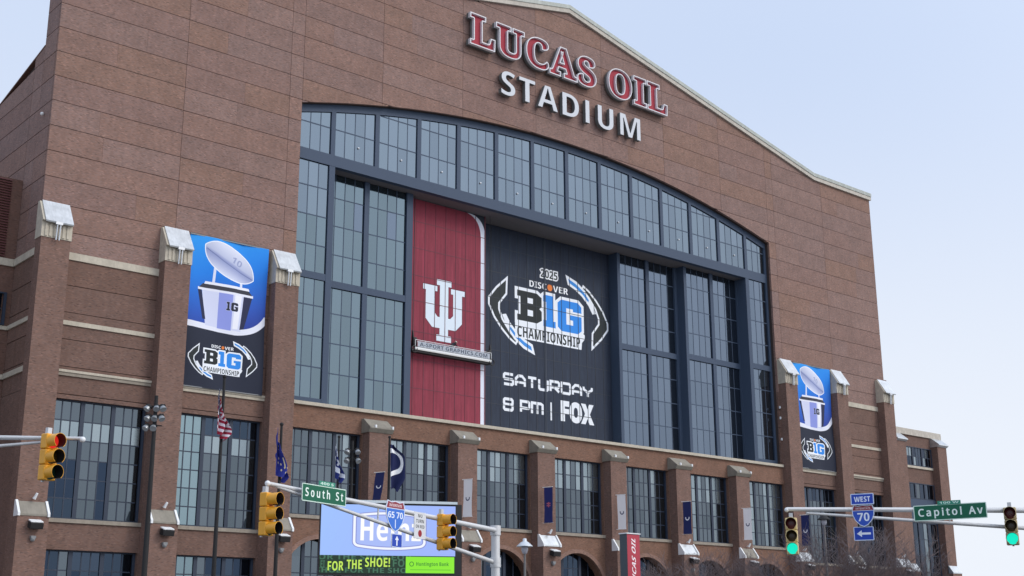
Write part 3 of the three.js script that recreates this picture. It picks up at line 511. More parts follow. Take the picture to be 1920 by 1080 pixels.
{
  const sign = thing('building_sign', 'two line building sign of red outlined serif letters above white letters', 'sign', [0, 60 - FLOOR + FLOOR, 0.35]);
  sign.userData.label = 'two-line sign of red white-edged serif and plain white letters under the gable';
  sign.position.set(0, 0, 0);
  const red = std({ color: rgb(0.36, 0.028, 0.05), roughness: 0.75 }), rimM = std({ color: rgb(0.66, 0.66, 0.70), roughness: 0.45 }), ret = std({ color: rgb(0.13, 0.14, 0.14), roughness: 0.6 }), wf = std({ color: rgb(0.60, 0.63, 0.68), roughness: 0.55 });
  function line(font, text, x0, x1, base, cap, sx, make, thin = 0) {
    const size = cap, k = size / font.data.resolution, adv = (c) => font.data.glyphs[c].ha * k * sx, glyphs = [...text];
    const nat = glyphs.reduce((s, c) => s + adv(c), 0), gap = (x1 - x0 - nat) / (glyphs.length - 1); let x = x0;
    for (const c of glyphs) { if (c !== ' ') for (const shape of [c === 'I' && font === sans ? [shapeOf([[0.14 * cap, 0], [0.14 * cap, cap * 1.0], [0.345 * cap, cap * 1.0], [0.345 * cap, 0]])] : font.generateShapes(c, size)]) make(shape.map((s) => { const e = s.extractPoints(5), f = (l) => { const q = clean(l.map((p) => new THREE.Vector2(p.x * sx + x, p.y + base))); return thin ? offsetPoly(q, (THREE.ShapeUtils.area(q) < 0 ? 1 : -1) * thin) : q; }; return { out: f(e.shape), holes: e.holes.map((l) => { const q = clean(l.map((p) => new THREE.Vector2(p.x * sx + x, p.y + base))); return thin ? offsetPoly(q, (THREE.ShapeUtils.area(q) < 0 ? -1 : 1) * thin) : q; }) }; })); x += adv(c) + gap; }
  }
  const ccw = (l) => (THREE.ShapeUtils.area(l) < 0 ? l.slice().reverse() : l), cw = (l) => ccw(l).slice().reverse();
  line(serif, 'LUCAS OIL', -16.05, 16.3, 65.02, 3.55, 1.12, (parts) => {
    const E = 0.12, bodies = [], faces = [], rims = [];
    for (const { out, holes } of parts) {
      const o = ccw(out), O = offsetPoly(o, E), b = new THREE.Shape(O), f = new THREE.Shape(o), r = new THREE.Shape(O); r.holes.push(new THREE.Path(cw(o)));
      for (const h of holes) { const c = ccw(h), inn = offsetPoly(c, -E); b.holes.push(new THREE.Path(cw(inn))); f.holes.push(new THREE.Path(cw(c))); const rr = new THREE.Shape(c); rr.holes.push(new THREE.Path(cw(inn))); rims.push(extrude(rr, 0.6, 0.98)); }
      bodies.push(extrude(b, 0.25, 0.6)); faces.push(extrude(f, 0.6, 0.66)); rims.push(extrude(r, 0.6, 0.98));
    }
    const m = mesh('letter', merge(bodies), ret, sign); mesh('letter_face', merge(faces), red, m); mesh('letter_rim', merge(rims), rimM, m);
  }, -0.08);
  line(sans, 'STADIUM', -11.65, 11.85, 60.15, 3.0, 1.2, (parts) => {
    const bodies = [], faces = [];
    for (const { out, holes } of parts) { const s = new THREE.Shape(ccw(out)); for (const h of holes) s.holes.push(new THREE.Path(cw(ccw(h)))); bodies.push(extrude(s, 0.25, 0.72)); faces.push(extrude(s, 0.722, 0.78)); }
    const m = mesh('letter', merge(bodies), ret, sign); mesh('letter_face', merge(faces), wf, m);
  }, 0.06);
}

// ---------------------------------------------------------------- trophy banners between the tall piers
const trophyTex = canvasTex(760, 1336, (ctx, w, h) => {
  const k = w / 8, P = (x, y) => [(x + 48.05) * k, (36.05 - y) * k];
  let g = ctx.createLinearGradient(0, 0, w * 0.3, h * 0.65); g.addColorStop(0, '#2f9ff4'); g.addColorStop(0.4, '#1f82e6'); g.addColorStop(0.78, '#2b58b8'); g.addColorStop(1, '#2b3f96'); ctx.fillStyle = g; ctx.fillRect(0, 0, w, h);
  ctx.fillStyle = '#22283a'; ctx.beginPath(); ctx.moveTo(...P(-48.05, 27.5)); ctx.lineTo(...P(-43, 27.4)); ctx.quadraticCurveTo(...P(-40.7, 27.6), ...P(-40, 29.2)); ctx.lineTo(w, h); ctx.lineTo(0, h); ctx.fill();
  ctx.strokeStyle = '#e6e9f6'; ctx.lineWidth = 0.55 * k; ctx.beginPath(); ctx.moveTo(...P(-48.3, 27.75)); ctx.lineTo(...P(-43.2, 27.5)); ctx.quadraticCurveTo(...P(-40.9, 27.6), ...P(-39.9, 29.3)); ctx.stroke();
  const poly = (pts, f) => { ctx.fillStyle = f; ctx.beginPath(); pts.forEach((p, i) => (i ? ctx.lineTo(...P(...p)) : ctx.moveTo(...P(...p)))); ctx.closePath(); ctx.fill(); };
  poly([[-46.6, 31.2], [-42.0, 31.2], [-42.6, 27.6], [-46.1, 27.75]], '#d4d9f2'); poly([[-44.9, 31.1], [-43.5, 31.1], [-43.55, 27.6], [-44.9, 27.65]], '#8f9ae0'); poly([[-42.4, 31], [-41.5, 31], [-42.3, 27.9], [-42.7, 27.8]], '#272c4c'); poly([[-47, 31], [-46.6, 31], [-46.1, 28.3], [-46.4, 28.3]], '#272c4c'); poly([[-43.3, 31], [-42.6, 31], [-42.9, 27.8], [-43.4, 27.8]], '#f1f2fb');
  poly([[-47.0, 31.0], [-41.4, 31.0], [-41.4, 31.25], [-47.0, 31.25]], '#e9ebf8'); poly([[-46.9, 31.22], [-41.5, 31.22], [-41.9, 31.62], [-46.5, 31.62]], '#3a3b46'); poly([[-46.4, 31.6], [-41.8, 31.6], [-41.9, 31.85], [-46.3, 31.85]], '#eef0fb');
  poly([[-45.65, 31.8], [-45.4, 31.8], [-45.3, 33.8], [-45.55, 33.8]], '#dfe4f8'); poly([[-42.85, 31.8], [-42.6, 31.8], [-42.6, 32.6], [-42.85, 32.6]], '#dfe4f8');
  blockLetters(ctx, P, [['I', [-44.1, 29.45, -43.75, 30.25], '#262a38'], ['G', [-43.65, 29.45, -42.95, 30.25], '#262a38']], '#c3c9ec', 0.06 * k);
  ctx.save(); ctx.translate(...P(-44.0, 34.0)); ctx.rotate(0.42); ctx.beginPath(); const a = 2.85 * k, b = 1.42 * k; ctx.moveTo(-a, -0.12 * b); ctx.quadraticCurveTo(-0.75 * a, -1.08 * b, 0.0, -b); ctx.quadraticCurveTo(0.78 * a, -1.0 * b, a, 0.1 * b); ctx.quadraticCurveTo(0.8 * a, 1.0 * b, 0.05 * a, b); ctx.quadraticCurveTo(-0.8 * a, 1.0 * b, -a, -0.12 * b);
  g = ctx.createLinearGradient(0, -b, 0, b); g.addColorStop(0, '#dfe3f3'); g.addColorStop(0.45, '#bcc3de'); g.addColorStop(0.55, '#8e98c4'); g.addColorStop(1, '#dde2f6'); ctx.fillStyle = g; ctx.fill(); ctx.lineWidth = 0.09 * k; ctx.strokeStyle = '#f4f6fd'; ctx.stroke();
  ctx.strokeStyle = '#6f7aa8'; ctx.lineWidth = 0.08 * k; ctx.beginPath(); ctx.moveTo(-a * 0.9, 0.05 * b); ctx.quadraticCurveTo(0, 0.28 * b, a * 0.93, 0.1 * b); ctx.stroke(); ctx.fillStyle = '#9aa3c8'; fitText(ctx, '10', 0.0, 0.42 * a, -0.12 * b, 0.62 * k); ctx.restore();
  const kk = 0.362; emblem(ctx, (x, y) => P((x - 0.95) * kk - 44.15, (y - 37.37) * kk + 24.75), k * kk, false);
});
{
  const make = (x, label) => {
    const t = thing('banner', label, 'banner', [x, 22 - 0, 0.3], 0, 'trophy banners hung between tall piers');
    const n = 12, g = new THREE.PlaneGeometry(8.05, 14.05, n, 20), p = g.attributes.position; for (let i = 0; i < p.count; i++) p.setZ(i, 0.09 * Math.sin(p.getX(i) * 1.1 + p.getY(i) * 0.5) + 0.02 * Math.sin(p.getX(i) * 3.3));
    g.computeVertexNormals(); g.translate(0, 7.03, 0); mesh('banner_cloth', g, std({ map: trophyTex, roughness: 0.85 }), t);
    mesh('banner_rail', box(-4.05, 4.05, 14.0, 14.12, -0.12, 0.04), M.grey, t); mesh('banner_rail', box(-4.05, 4.05, -0.02, 0.06, -0.12, 0.04), M.grey, t); return t;
  };
  make(-44.0, 'blue trophy banner near the left edge, behind the striped flag'); make(44.0, 'blue trophy banner at the right of the arched window, small in the distance');
}

// ---------------------------------------------------------------- hanging work platform on the red film, with one worker
{
  const t = thing('work_platform', 'white hanging work platform with lettered strip across the red film', 'platform', [-15.6, 29.68, -2.5]);
  const W = 5.15, rail = [];
  mesh('deck', box(-W, W, -0.12, 0.03, -0.38, 0.38), std({ color: rgb(0.70, 0.70, 0.68), roughness: 0.6 }), t); mesh('deck_frame', merge([box(-W, W, -0.36, -0.125, -0.36, 0.3), box(-W, W, 0.03, 0.22, 0.33, 0.37)]), M.poleDark, t);
  for (let i = 0; i <= 8; i++) rail.push(tube([-W + i * W / 4, 0, 0.36], [-W + i * W / 4, 0.92, 0.36], 0.03, 0.03, 6)); rail.push(tube([-W, 0.92, 0.36], [W, 0.92, 0.36], 0.035, 0.035, 6), tube([-W, 0.92, -0.36], [W, 0.92, -0.36], 0.03, 0.03, 6), box(-W, W, -0.02, 0.16, 0.34, 0.4));
  mesh('guard_rail', merge(rail), M.white, t);
  const tx = canvasTex(1024, 64, (ctx, w, h) => { ctx.fillStyle = '#aab1bb'; ctx.fillRect(0, 0, w, h); ctx.fillStyle = '#3f4a5c'; fitText(ctx, 'A-SPORT GRAPHICS.COM', 30, w - 30, 54, 42); });
  mesh('lettered_strip', new THREE.PlaneGeometry(2 * W - 0.5, 0.6).translate(0, 0.5, 0.42), std({ map: tx, roughness: 0.7 }), t);
  for (const s of [-1, 1]) {
    const hst = mesh('hoist', merge([new RoundedBoxGeometry(0.45, 0.95, 0.5, 2, 0.08).translate(s * (W - 0.1), 0.75, 0), tube([s * (W + 0.02), -0.3, 0.3], [s * (W + 0.12), 1.9, 0], 0.09), tube([s * (W + 0.02), -0.3, -0.3], [s * (W + 0.12), 1.9, 0], 0.09), new THREE.TorusGeometry(0.34, 0.06, 8, 16).translate(s * (W + 0.1), -0.1, 0.35)]), M.black, t);
    mesh('wire_rope', tube([s * (W + 0.12), 1.6, 0], [s * (W + 0.12), 16.85, 0], 0.03, 0.03, 5), M.poleDark, t);
  }
  // worker bending over the rail
  const man = thing('person', 'person in dark clothes and pale hat bending over on the hanging platform', 'person', [-15.45, 29.71, -2.55], 0);
  const J = { hipL: [-0.32, 0.86, -0.08, 0.125], hipR: [-0.30, 0.86, 0.10, 0.125], kneeL: [-0.22, 0.47, -0.1, 0.08], kneeR: [-0.18, 0.47, 0.12, 0.08], ankL: [-0.34, 0.08, -0.1, 0.055], ankR: [-0.30, 0.08, 0.12, 0.055], toeL: [-0.14, 0.05, -0.1, 0.045], toeR: [-0.1, 0.05, 0.12, 0.045], waist: [-0.22, 1.02, 0, 0.15], chest: [0.08, 1.24, 0, 0.17], neck: [0.27, 1.36, 0.01, 0.065], head: [0.36, 1.46, 0.02, 0.105], shL: [0.16, 1.3, -0.2, 0.08], shR: [0.16, 1.3, 0.2, 0.08], elL: [0.2, 1.0, -0.24, 0.055], elR: [0.26, 1.04, 0.26, 0.055], haL: [0.36, 0.86, -0.14, 0.04], haR: [0.42, 0.96, 0.3, 0.04], fiL: [0.42, 0.8, -0.12, 0.03], fiR: [0.47, 0.98, 0.33, 0.03] };
  const bones = [['hipL', 'kneeL'], ['kneeL', 'ankL'], ['ankL', 'toeL'], ['hipR', 'kneeR'], ['kneeR', 'ankR'], ['ankR', 'toeR'], ['hipL', 'hipR'], ['hipL', 'waist'], ['hipR', 'waist'], ['waist', 'chest'], ['chest', 'neck'], ['neck', 'head'], ['chest', 'shL'], ['chest', 'shR'], ['shL', 'elL'], ['elL', 'haL'], ['haL', 'fiL'], ['shR', 'elR'], ['elR', 'haR'], ['haR', 'fiR']];
  const N = 72, mc = new MarchingCubes(N, M.black, false, false, 90000); mc.isolation = 0; const size = 1.7, c0 = [0.05, 0.8, 0.03];
  for (let z = 0; z < N; z++) for (let y = 0; y < N; y++) for (let x = 0; x < N; x++) {
    const p = [x, y, z].map((v, i) => ((v - N / 2) / (N / 2)) * size / 2 * 1.02 + c0[i]); let acc = 0;
    for (const [a, b] of bones) { const A = J[a], B = J[b], ab = [B[0] - A[0], B[1] - A[1], B[2] - A[2]], t0 = ((p[0] - A[0]) * ab[0] + (p[1] - A[1]) * ab[1] + (p[2] - A[2]) * ab[2]) / (ab[0] ** 2 + ab[1] ** 2 + ab[2] ** 2), tt = Math.min(1, Math.max(0, t0)); const dd = Math.hypot(p[0] - A[0] - ab[0] * tt, p[1] - A[1] - ab[1] * tt, p[2] - A[2] - ab[2] * tt) - (A[3] + (B[3] - A[3]) * tt); acc += Math.exp(-dd / 0.02); }
    mc.field[x + y * N + z * N * N] = 0.02 * Math.log(acc + 1e-30);
  }
  mc.update();
  const cnt = mc.count, pos = new Float32Array(mc.positionArray.slice(0, cnt * 3)), col = new Float32Array(cnt * 3);
  for (let i = 0; i < cnt; i++) { for (let a = 0; a < 3; a++) pos[i * 3 + a] = pos[i * 3 + a] * size / 2 * 1.02 + c0[a]; const [x, y] = [pos[i * 3], pos[i * 3 + 1]], skin = (x > 0.29 && y > 1.33) || (x > 0.33 && y < 0.95) || x > 0.4; const c = skin ? [0.34, 0.20, 0.14] : y > 0.9 ? [0.03, 0.03, 0.04] : [0.02, 0.025, 0.04]; col.set(c, i * 3); }
  const g = new THREE.BufferGeometry(); g.setAttribute('position', new THREE.BufferAttribute(pos, 3)); g.setAttribute('color', new THREE.BufferAttribute(col, 3)); g.computeVertexNormals();
  mesh('body', g, std({ vertexColors: true, roughness: 0.9 }), man);
  mesh('hard_hat', merge([new THREE.SphereGeometry(0.135, 16, 10, 0, 7, 0, 1.65).rotateZ(-0.5).translate(0.37, 1.49, 0.02), new THREE.CylinderGeometry(0.175, 0.175, 0.02, 18).rotateZ(-0.5).translate(0.385, 1.49, 0.02)]), std({ color: rgb(0.82, 0.74, 0.66), roughness: 0.5 }), man);
}

// ---------------------------------------------------------------- pennant banners on the piers
{
  const shoe = (ctx, cx, cy, r, col) => { ctx.strokeStyle = col; ctx.lineWidth = r * 0.5; ctx.beginPath(); ctx.arc(cx, cy, r, -0.35, Math.PI + 0.35); ctx.stroke(); };
  const whiteT = canvasTex(128, 416, (c, w, h) => { c.fillStyle = '#f0f1f6'; c.fillRect(0, 0, w, h); shoe(c, 64, h * 0.5, 26, '#27325a'); });
  const blueT = canvasTex(128, 416, (c, w, h) => { c.fillStyle = '#14205c'; c.fillRect(0, 0, w, h); shoe(c, 64, h * 0.5, 28, '#e6ebf5'); });
  const blueR = canvasTex(128, 416, (c, w, h) => { c.fillStyle = '#1a2468'; c.fillRect(0, 0, w, h); c.fillStyle = '#b05a70'; c.fillRect(34, h * 0.44, 60, 14); c.fillRect(34, h * 0.50, 60, 14); c.fillRect(56, h * 0.42, 18, 60); });
  const list = [[-27.85, 13.1, 2.7, blueT, 'short navy pennant on the first small pier right of the blue banner', 0.55], [-17.05, 12.2, 3.75, whiteT, 'white pennant above the right end of the video board', 0.1], [-6.1, 12.2, 3.75, blueR, 'navy pennant with a pinkish emblem on a pier', 0], [4.9, 12.1, 3.8, whiteT, 'white pennant right above the tall red sign', -0.1], [15.8, 12.1, 3.75, blueT, 'navy pennant with white horseshoe, right of the red sign', 0.05], [26.75, 11.95, 3.8, whiteT, 'white pennant just left of the left green traffic light', 0.05], [38.2, 11.7, 3.9, blueT, 'navy and white pennant just behind the left green traffic light', 0.15]];
  for (const [x, y, h, tex, label, wv] of list) {
    const t = thing('pennant', label, 'pennant', [x, y, 1.2], 0.38, 'pennants on the piers');
    const g = new THREE.PlaneGeometry(1.0, h, 6, 16).rotateY(-Math.PI / 2), p = g.attributes.position; for (let i = 0; i < p.count; i++) { const v = (h / 2 - p.getY(i)) / h; p.setX(i, 0.09 * Math.sin(v * 5 + wv * 9 + p.getZ(i) * 2) * v - wv * v); }
    g.computeVertexNormals(); g.translate(0, h / 2, 0.68); mesh('pennant_cloth', g, new THREE.MeshPhysicalMaterial({ map: tex, roughness: 0.9, transmission: 0.25, thickness: 0, side: THREE.DoubleSide }), t);
    mesh('bracket', tube([0, h, 0], [0, h + 0.02, 1.22], 0.035, 0.03, 6), M.white, t); mesh('bracket', tube([0, 0, 0], [0, 0, 1.2], 0.025, 0.025, 6), M.white, t);
  }
}

// ---------------------------------------------------------------- flagpoles and flags
{
  const pole = (x, z, top, label, r = 0.11) => { const t = thing('flagpole', label, 'flagpole', [x, FLOOR, z]); mesh('pole', tube([0, 0, 0], [0, top - FLOOR, 0], r * 1.35, r * 0.7, 12), M.poleDark, t); mesh('pole_finial', new THREE.SphereGeometry(r * 1.1, 12, 10).translate(0, top - FLOOR + r * 0.6, 0), M.poleDark, t); mesh('pole_collar', tube([0, 0, 0], [0, 0.35, 0], r * 2.2, r * 1.6, 12), M.grey, t); return t; };
  // a limp flag: hung by its hoist edge, the rest fallen in folds
  function flag(label, x, z, yTop, yBot, w, tex, ph, folds = 2.4) {
    const nx = 26, ny = 28, g = new THREE.PlaneGeometry(1, 1, nx, ny), p = g.attributes.position, H = yTop - yBot;
    for (let i = 0; i < p.count; i++) {
      const u = p.getX(i) + 0.5, v = 0.5 - p.getY(i), spread = w * (0.16 + 0.84 * sm(Math.min(1, v * 1.3 + 0.05))) * (v > 0.8 ? 1 - (v - 0.8) * 1.9 : 1), drop = u * 0.42 * (1 - v * 0.65) * H;
      const fold = Math.sin(u * Math.PI * 2 * folds + ph + v * 1.4), xx = spread * (u + 0.12 * fold * u) * 0.78, zz = 0.20 * w * fold * (0.3 + u);
      p.setXYZ(i, 0.06 + xx * 0.78 + zz * 0.5, -v * H * 0.62 - drop * (0.92), 0.05 + zz - xx * 0.18);
    }
    let lo = 0; for (let i = 0; i < p.count; i++) lo = Math.min(lo, p.getY(i)); for (let i = 0; i < p.count; i++) p.setY(i, p.getY(i) * H / -lo);
    g.computeVertexNormals(); const t = thing('flag', label, 'flag', [x, yTop, z], 0.0); t.rotation.y = 0.71 * -1 + 0.15; mesh('flag_cloth', g, std({ map: tex, roughness: 0.85 }), t); return t;
  }
  const us = canvasTex(384, 256, (c, w, h) => { for (let i = 0; i < 13; i++) { c.fillStyle = i % 2 ? '#e8e2ea' : '#a3203c'; c.fillRect(0, i * h / 13, w, h / 13 + 1); } c.fillStyle = '#23294f'; c.fillRect(0, 0, w * 0.4, h * 7 / 13); c.fillStyle = '#fff'; for (let r = 0; r < 9; r++) for (let k = 0; k < (r % 2 ? 5 : 6); k++) { c.beginPath(); c.arc(w * 0.4 * ((k + (r % 2 ? 1 : 0.5)) / 6), h * 7 / 13 * (r + 0.5) / 9, 4, 0, 7); c.fill(); } });
  const ind = canvasTex(384, 256, (c, w, h) => { c.fillStyle = '#26308a'; c.fillRect(0, 0, w, h); c.fillStyle = '#d9c9a0'; for (let i = 0; i < 19; i++) { const a = i / 19 * 6.283, r = i % 2 ? 62 : 92; c.beginPath(); c.arc(w / 2 + r * Math.cos(a), h / 2 + r * Math.sin(a), 8, 0, 7); c.fill(); } c.fillRect(w / 2 - 8, h / 2 - 20, 16, 80); c.beginPath(); c.arc(w / 2, h / 2 - 30, 20, 0, 7); c.fill(); });
  const team = canvasTex(384, 256, (c, w, h) => { c.fillStyle = '#1d2c74'; c.fillRect(0, 0, w, h); c.fillStyle = '#e9edf6'; c.fillRect(0, 0, w, 34); c.fillRect(0, h * 0.62, w, 46); c.beginPath(); c.arc(w * 0.55, h * 0.4, 34, 0, 7); c.fill(); });
  pole(-63.15, 36.76, 15.05, 'dark flagpole bearing the limp red and white striped flag'); flag('limp red and white striped flag with a blue corner in front of the banner foot', -63.58, 36.86, 14.4, 11.25, 1.25, us, 0.4);
  pole(-57.6, 34.07, 13.15, 'dark flagpole of the dark blue flag, behind the second traffic light'); flag('limp dark blue flag with gold dots above the second traffic light', -58.0, 34.1, 13.0, 9.55, 1.5, ind, 1.2, 1.6);
  pole(-52.6, 32.95, 13.0, 'thin flagpole of the flag with white patches, above the green street sign', 0.09); flag('limp blue flag with white patches above the green street sign', -52.86, 32.92, 12.6, 9.9, 0.95, team, 2.2, 2.2);
  pole(-49.2, 33.85, 13.2, 'thin flagpole of the horseshoe flag, behind the top of the video board', 0.09);
  // the horseshoe flag hangs half open: emblem built as a raised band on the cloth
  const t = thing('flag', 'half open navy flag with large white horseshoe over the video board', 'flag', [-49.24, 9.75, 33.85], -0.72);
  const shoeT = canvasTex(256, 512, (c, w, h) => { c.fillStyle = '#151f4f'; c.fillRect(0, 0, w, h); c.strokeStyle = '#ffffff'; c.lineWidth = 54; c.beginPath(); c.ellipse(10, h * 0.40, 190, 134, 0, -Math.PI / 2 - 0.15, Math.PI / 2 + 0.05); c.stroke(); });
  const g = new THREE.PlaneGeometry(1, 1, 16, 24), p = g.attributes.position; for (let i = 0; i < p.count; i++) { const u = p.getX(i) + 0.5, v = 0.5 - p.getY(i), w = 0.95 * (v < 0.28 ? 0.25 + 0.75 * sm(v / 0.28) : v > 0.72 ? 1 - 0.55 * (v - 0.72) / 0.28 : 1); p.setXYZ(i, 0.1 + u * w + v * 0.12, 3.0 - v * 3.0 + 0.15 * Math.sin(u * 5) * v, 0.14 * Math.sin(u * 7 + v * 2.2)); }
  g.computeVertexNormals(); mesh('flag_cloth', g, std({ map: shoeT, roughness: 0.85 }), t);
}

// ---------------------------------------------------------------- floodlight poles, street lamps
{
  const lampGeo = new THREE.LatheGeometry([[0.001, 0.16], [0.12, 0.16], [0.16, 0.05], [0.19, -0.12], [0.17, -0.14], [0.001, -0.10]].map(([x, y]) => new THREE.Vector2(x, y)), 14);
  const floodM = std({ color: rgb(0.34, 0.36, 0.38), roughness: 0.4, metalness: 0.6 });
  const build = (label, pos, top, tiers, pr) => {
    const t = thing('floodlight_pole', label, 'light pole', pos); const H = top - FLOOR;
    mesh('pole', tube([0, 0, 0], [0, H, 0], pr * 1.3, pr * 0.75, 12), M.poleDark, t); mesh('pole_base', tube([0, 0, 0], [0, 0.5, 0], pr * 2.4, pr * 2, 12), M.grey, t);
    for (const [dy, list] of tiers) {
      const y = H - dy, q = mesh('cross_arm', tube([-0.42, y, 0.02], [0.42, y, 0.02], 0.04, 0.04, 6), M.poleDark, t);
      for (const [x, tilt, yaw] of list) { const l = mesh('flood_lamp', lampGeo, floodM, t); mesh('lamp_yoke', merge([box(-0.2, 0.2, 0.10, 0.2, -0.06, 0.06), new THREE.CylinderGeometry(0.13, 0.17, 0.16, 12).translate(0, 0.14, 0)]), M.poleDark, l); l.position.set(x, y - 0.12, 0.16); l.rotation.set(-0.75 + tilt, 0, yaw, 'YXZ'); }
    }
    return t;
  };
  build('tall dark pole with a cluster of silver floodlights beside the first tall window', [-67.05, FLOOR, 36.2], 13.6, [[0.62, [[-0.42, 0.2, -0.5], [0.1, 0, 0.1], [0.44, 0.2, 0.5]]], [1.18, [[-0.36, 0.1, -0.4], [0.02, 0, 0], [0.4, 0.3, 0.5]]], [1.72, [[-0.42, 0.1, -0.4], [-0.02, -0.1, 0.1]]]], 0.14).rotation.y = -0.7;
  build('dark pole with four floodlights behind the small navy pennant', [-51.5, FLOOR, 32.9], 12.9, [[0.62, [[-0.3, 0.1, -0.3], [0.36, 0.2, 0.4]]], [1.2, [[-0.32, 0, -0.3], [0.4, 0.1, 0.5]]]], 0.1).rotation.y = -0.7;
  const street = (label, pos, h) => {
    const t = thing('street_lamp', label, 'street lamp', pos);
    mesh('pole', tube([0, 0, 0], [0, h - 0.75, 0], 0.085, 0.055, 10), std({ color: rgb(0.16, 0.15, 0.15), roughness: 0.6 }), t);
    mesh('lamp_shade', new THREE.LatheGeometry([[0.001, 0], [0.09, -0.02], [0.10, -0.14], [0.2, -0.2], [0.38, -0.36], [0.40, -0.40], [0.36, -0.39], [0.001, -0.33]].map(([x, y]) => new THREE.Vector2(x, y)), 20).translate(0, h, 0), std({ color: rgb(0.62, 0.66, 0.70), roughness: 0.35, metalness: 0.3 }), t);
    mesh('lamp_glass', new THREE.LatheGeometry([[0.001, -0.34], [0.15, -0.36], [0.17, -0.55], [0.11, -0.72], [0.001, -0.76]].map(([x, y]) => new THREE.Vector2(x, y)), 16).translate(0, h, 0), std({ color: rgb(0.42, 0.42, 0.48), roughness: 0.3 }), t); return t;
  };
  const s1 = street('street lamp with conical white shade between the signal pole and the red sign', [-57.2, FLOOR, 56.6], 4.85 - FLOOR);
  street('dark slender street lamp right of the left green traffic light', [-31.1, FLOOR, 55.1], 7.7 - FLOOR).children[1].material = M.poleDark;
}

// ---------------------------------------------------------------- video board
{
  const a = new THREE.Vector3(-60.72, 0, 43.93), b = new THREE.Vector3(-54.1, 0, 47.25), w = a.distanceTo(b), turn = -Math.atan2(b.z - a.z, b.x - a.x);
  const t = thing('video_board', 'large lit video board with pale blue picture and green strip below', 'video board', [(a.x + b.x) / 2, FLOOR, (a.z + b.z) / 2], turn);
  const scr = canvasTex(1024, 424, (c, W, H) => {
    const g = c.createLinearGradient(0, 0, W, H); g.addColorStop(0, '#9fc2ff'); g.addColorStop(1, '#9fb4fb'); c.fillStyle = g; c.fillRect(0, 0, W, H);
    c.strokeStyle = '#eef4ff'; c.lineWidth = 15; c.beginPath(); c.moveTo(252, 95); c.quadraticCurveTo(520, 45, 770, 95); c.quadraticCurveTo(785, 100, 785, 130); c.lineTo(785, 315); c.quadraticCurveTo(780, 345, 740, 350); c.quadraticCurveTo(520, 385, 290, 345); c.quadraticCurveTo(255, 340, 252, 310); c.closePath(); c.fillStyle = '#a9bcf8'; c.fill(); c.strokeStyle = '#8a93d8'; c.lineWidth = 34; c.stroke(); c.strokeStyle = '#f4f8ff'; c.lineWidth = 19; c.stroke();
    c.fillStyle = '#ffffff'; fitText(c, 'Heinz', 282, 762, 300, 190);
  });
  const strip = canvasTex(1024, 128, (c, W, H) => {
    c.fillStyle = '#12311f'; c.fillRect(0, 0, W, H); c.fillStyle = '#3f6f55'; fitText(c, 'FOR THE SHOE FOR', -60, 690, 30, 36); fitText(c, 'SHOE FOR THE SHOE', -30, 700, 122, 34); fitText(c, 'EI', 4, 40, 90, 52); fitText(c, 'FO', 540, 640, 78, 52);
    c.fillStyle = '#c8f05a'; fitText(c, 'FOR', 55, 178, 108, 64); fitText(c, 'THE', 200, 318, 96, 64); fitText(c, 'SHOE!', 335, 530, 80, 64);
    c.fillStyle = '#8ef02e'; c.fillRect(645, 6, 372, 116); c.strokeStyle = '#2f7a2a'; c.lineWidth = 5; c.beginPath(); c.arc(690, 58, 15, 0, 7); c.stroke(); c.fillStyle = '#3d8f2a'; fitText(c, 'Huntington Bank', 722, 975, 70, 26); c.fillStyle = '#5fc02a'; c.fillRect(680, 96, 310, 5);
  });
  const em = (m, k) => std({ color: 0x000000, emissive: 0xffffff, emissiveMap: m, emissiveIntensity: k, roughness: 0.6 });
  const y0 = 3.62 - FLOOR, y1 = 4.58 - FLOOR, y2 = 7.3 - FLOOR;
  mesh('cabinet', box(-w / 2 - 0.04, w / 2 + 0.36, y0 - 0.1, y2 + 0.1, -0.5, -0.02), M.black, t); mesh('cabinet_lid', box(-w / 2 - 0.06, w / 2 + 0.1, y2 + 0.1, y2 + 0.24, -0.45, 0.06), std({ color: rgb(0.62, 0.7, 0.74), roughness: 0.5 }), t);
  mesh('screen_lamp', new THREE.PlaneGeometry(w, y2 - y1).translate(0, (y1 + y2) / 2, 0.0), em(scr, 0.98), t); mesh('strip_lamp', new THREE.PlaneGeometry(w, y1 - y0).translate(0, (y0 + y1) / 2, 0.004), em(strip, 0.95), t);
  for (const x of [-2.2, 2.2]) mesh('support_post', box(x - 0.25, x + 0.25, 0, y0 - 0.1, -0.45, -0.1), M.grey, t);
}

// ---------------------------------------------------------------- tall red sign
{
  const t = thing('pylon_sign', 'tall narrow red sign with white lettering running upwards, grey side', 'sign', [-53.4, FLOOR, 60.0], 0.03);
  const H = 5.0 - FLOOR, tx = canvasTex(256, 1792, (c, w, h) => { c.fillStyle = '#b33447'; c.fillRect(0, 0, w, h); c.save(); c.translate(0, h); c.rotate(-Math.PI / 2); c.fillStyle = '#f4edf0'; c.save(); c.transform(1, 0, -0.22, 1, 0, 0); fitText(c, 'LUCAS OIL', h - 650, h - 14, 168, 78, 'italic bold'); fitText(c, 'STADIUM', h - 1240, h - 720, 168, 78, 'italic bold'); c.restore(); c.restore(); });
  mesh('sign_body', box(-0.5, 0.42, 0, H, -0.25, 0.2), std({ color: rgb(0.06, 0.075, 0.09), roughness: 0.6 }), t); mesh('sign_face', new THREE.PlaneGeometry(0.88, H - 0.05).translate(-0.04, H / 2, 0.212), std({ map: tx, roughness: 0.5 }), t); mesh('sign_top', box(-0.54, 0.46, H, H + 0.05, -0.28, 0.24), M.white, t);
}

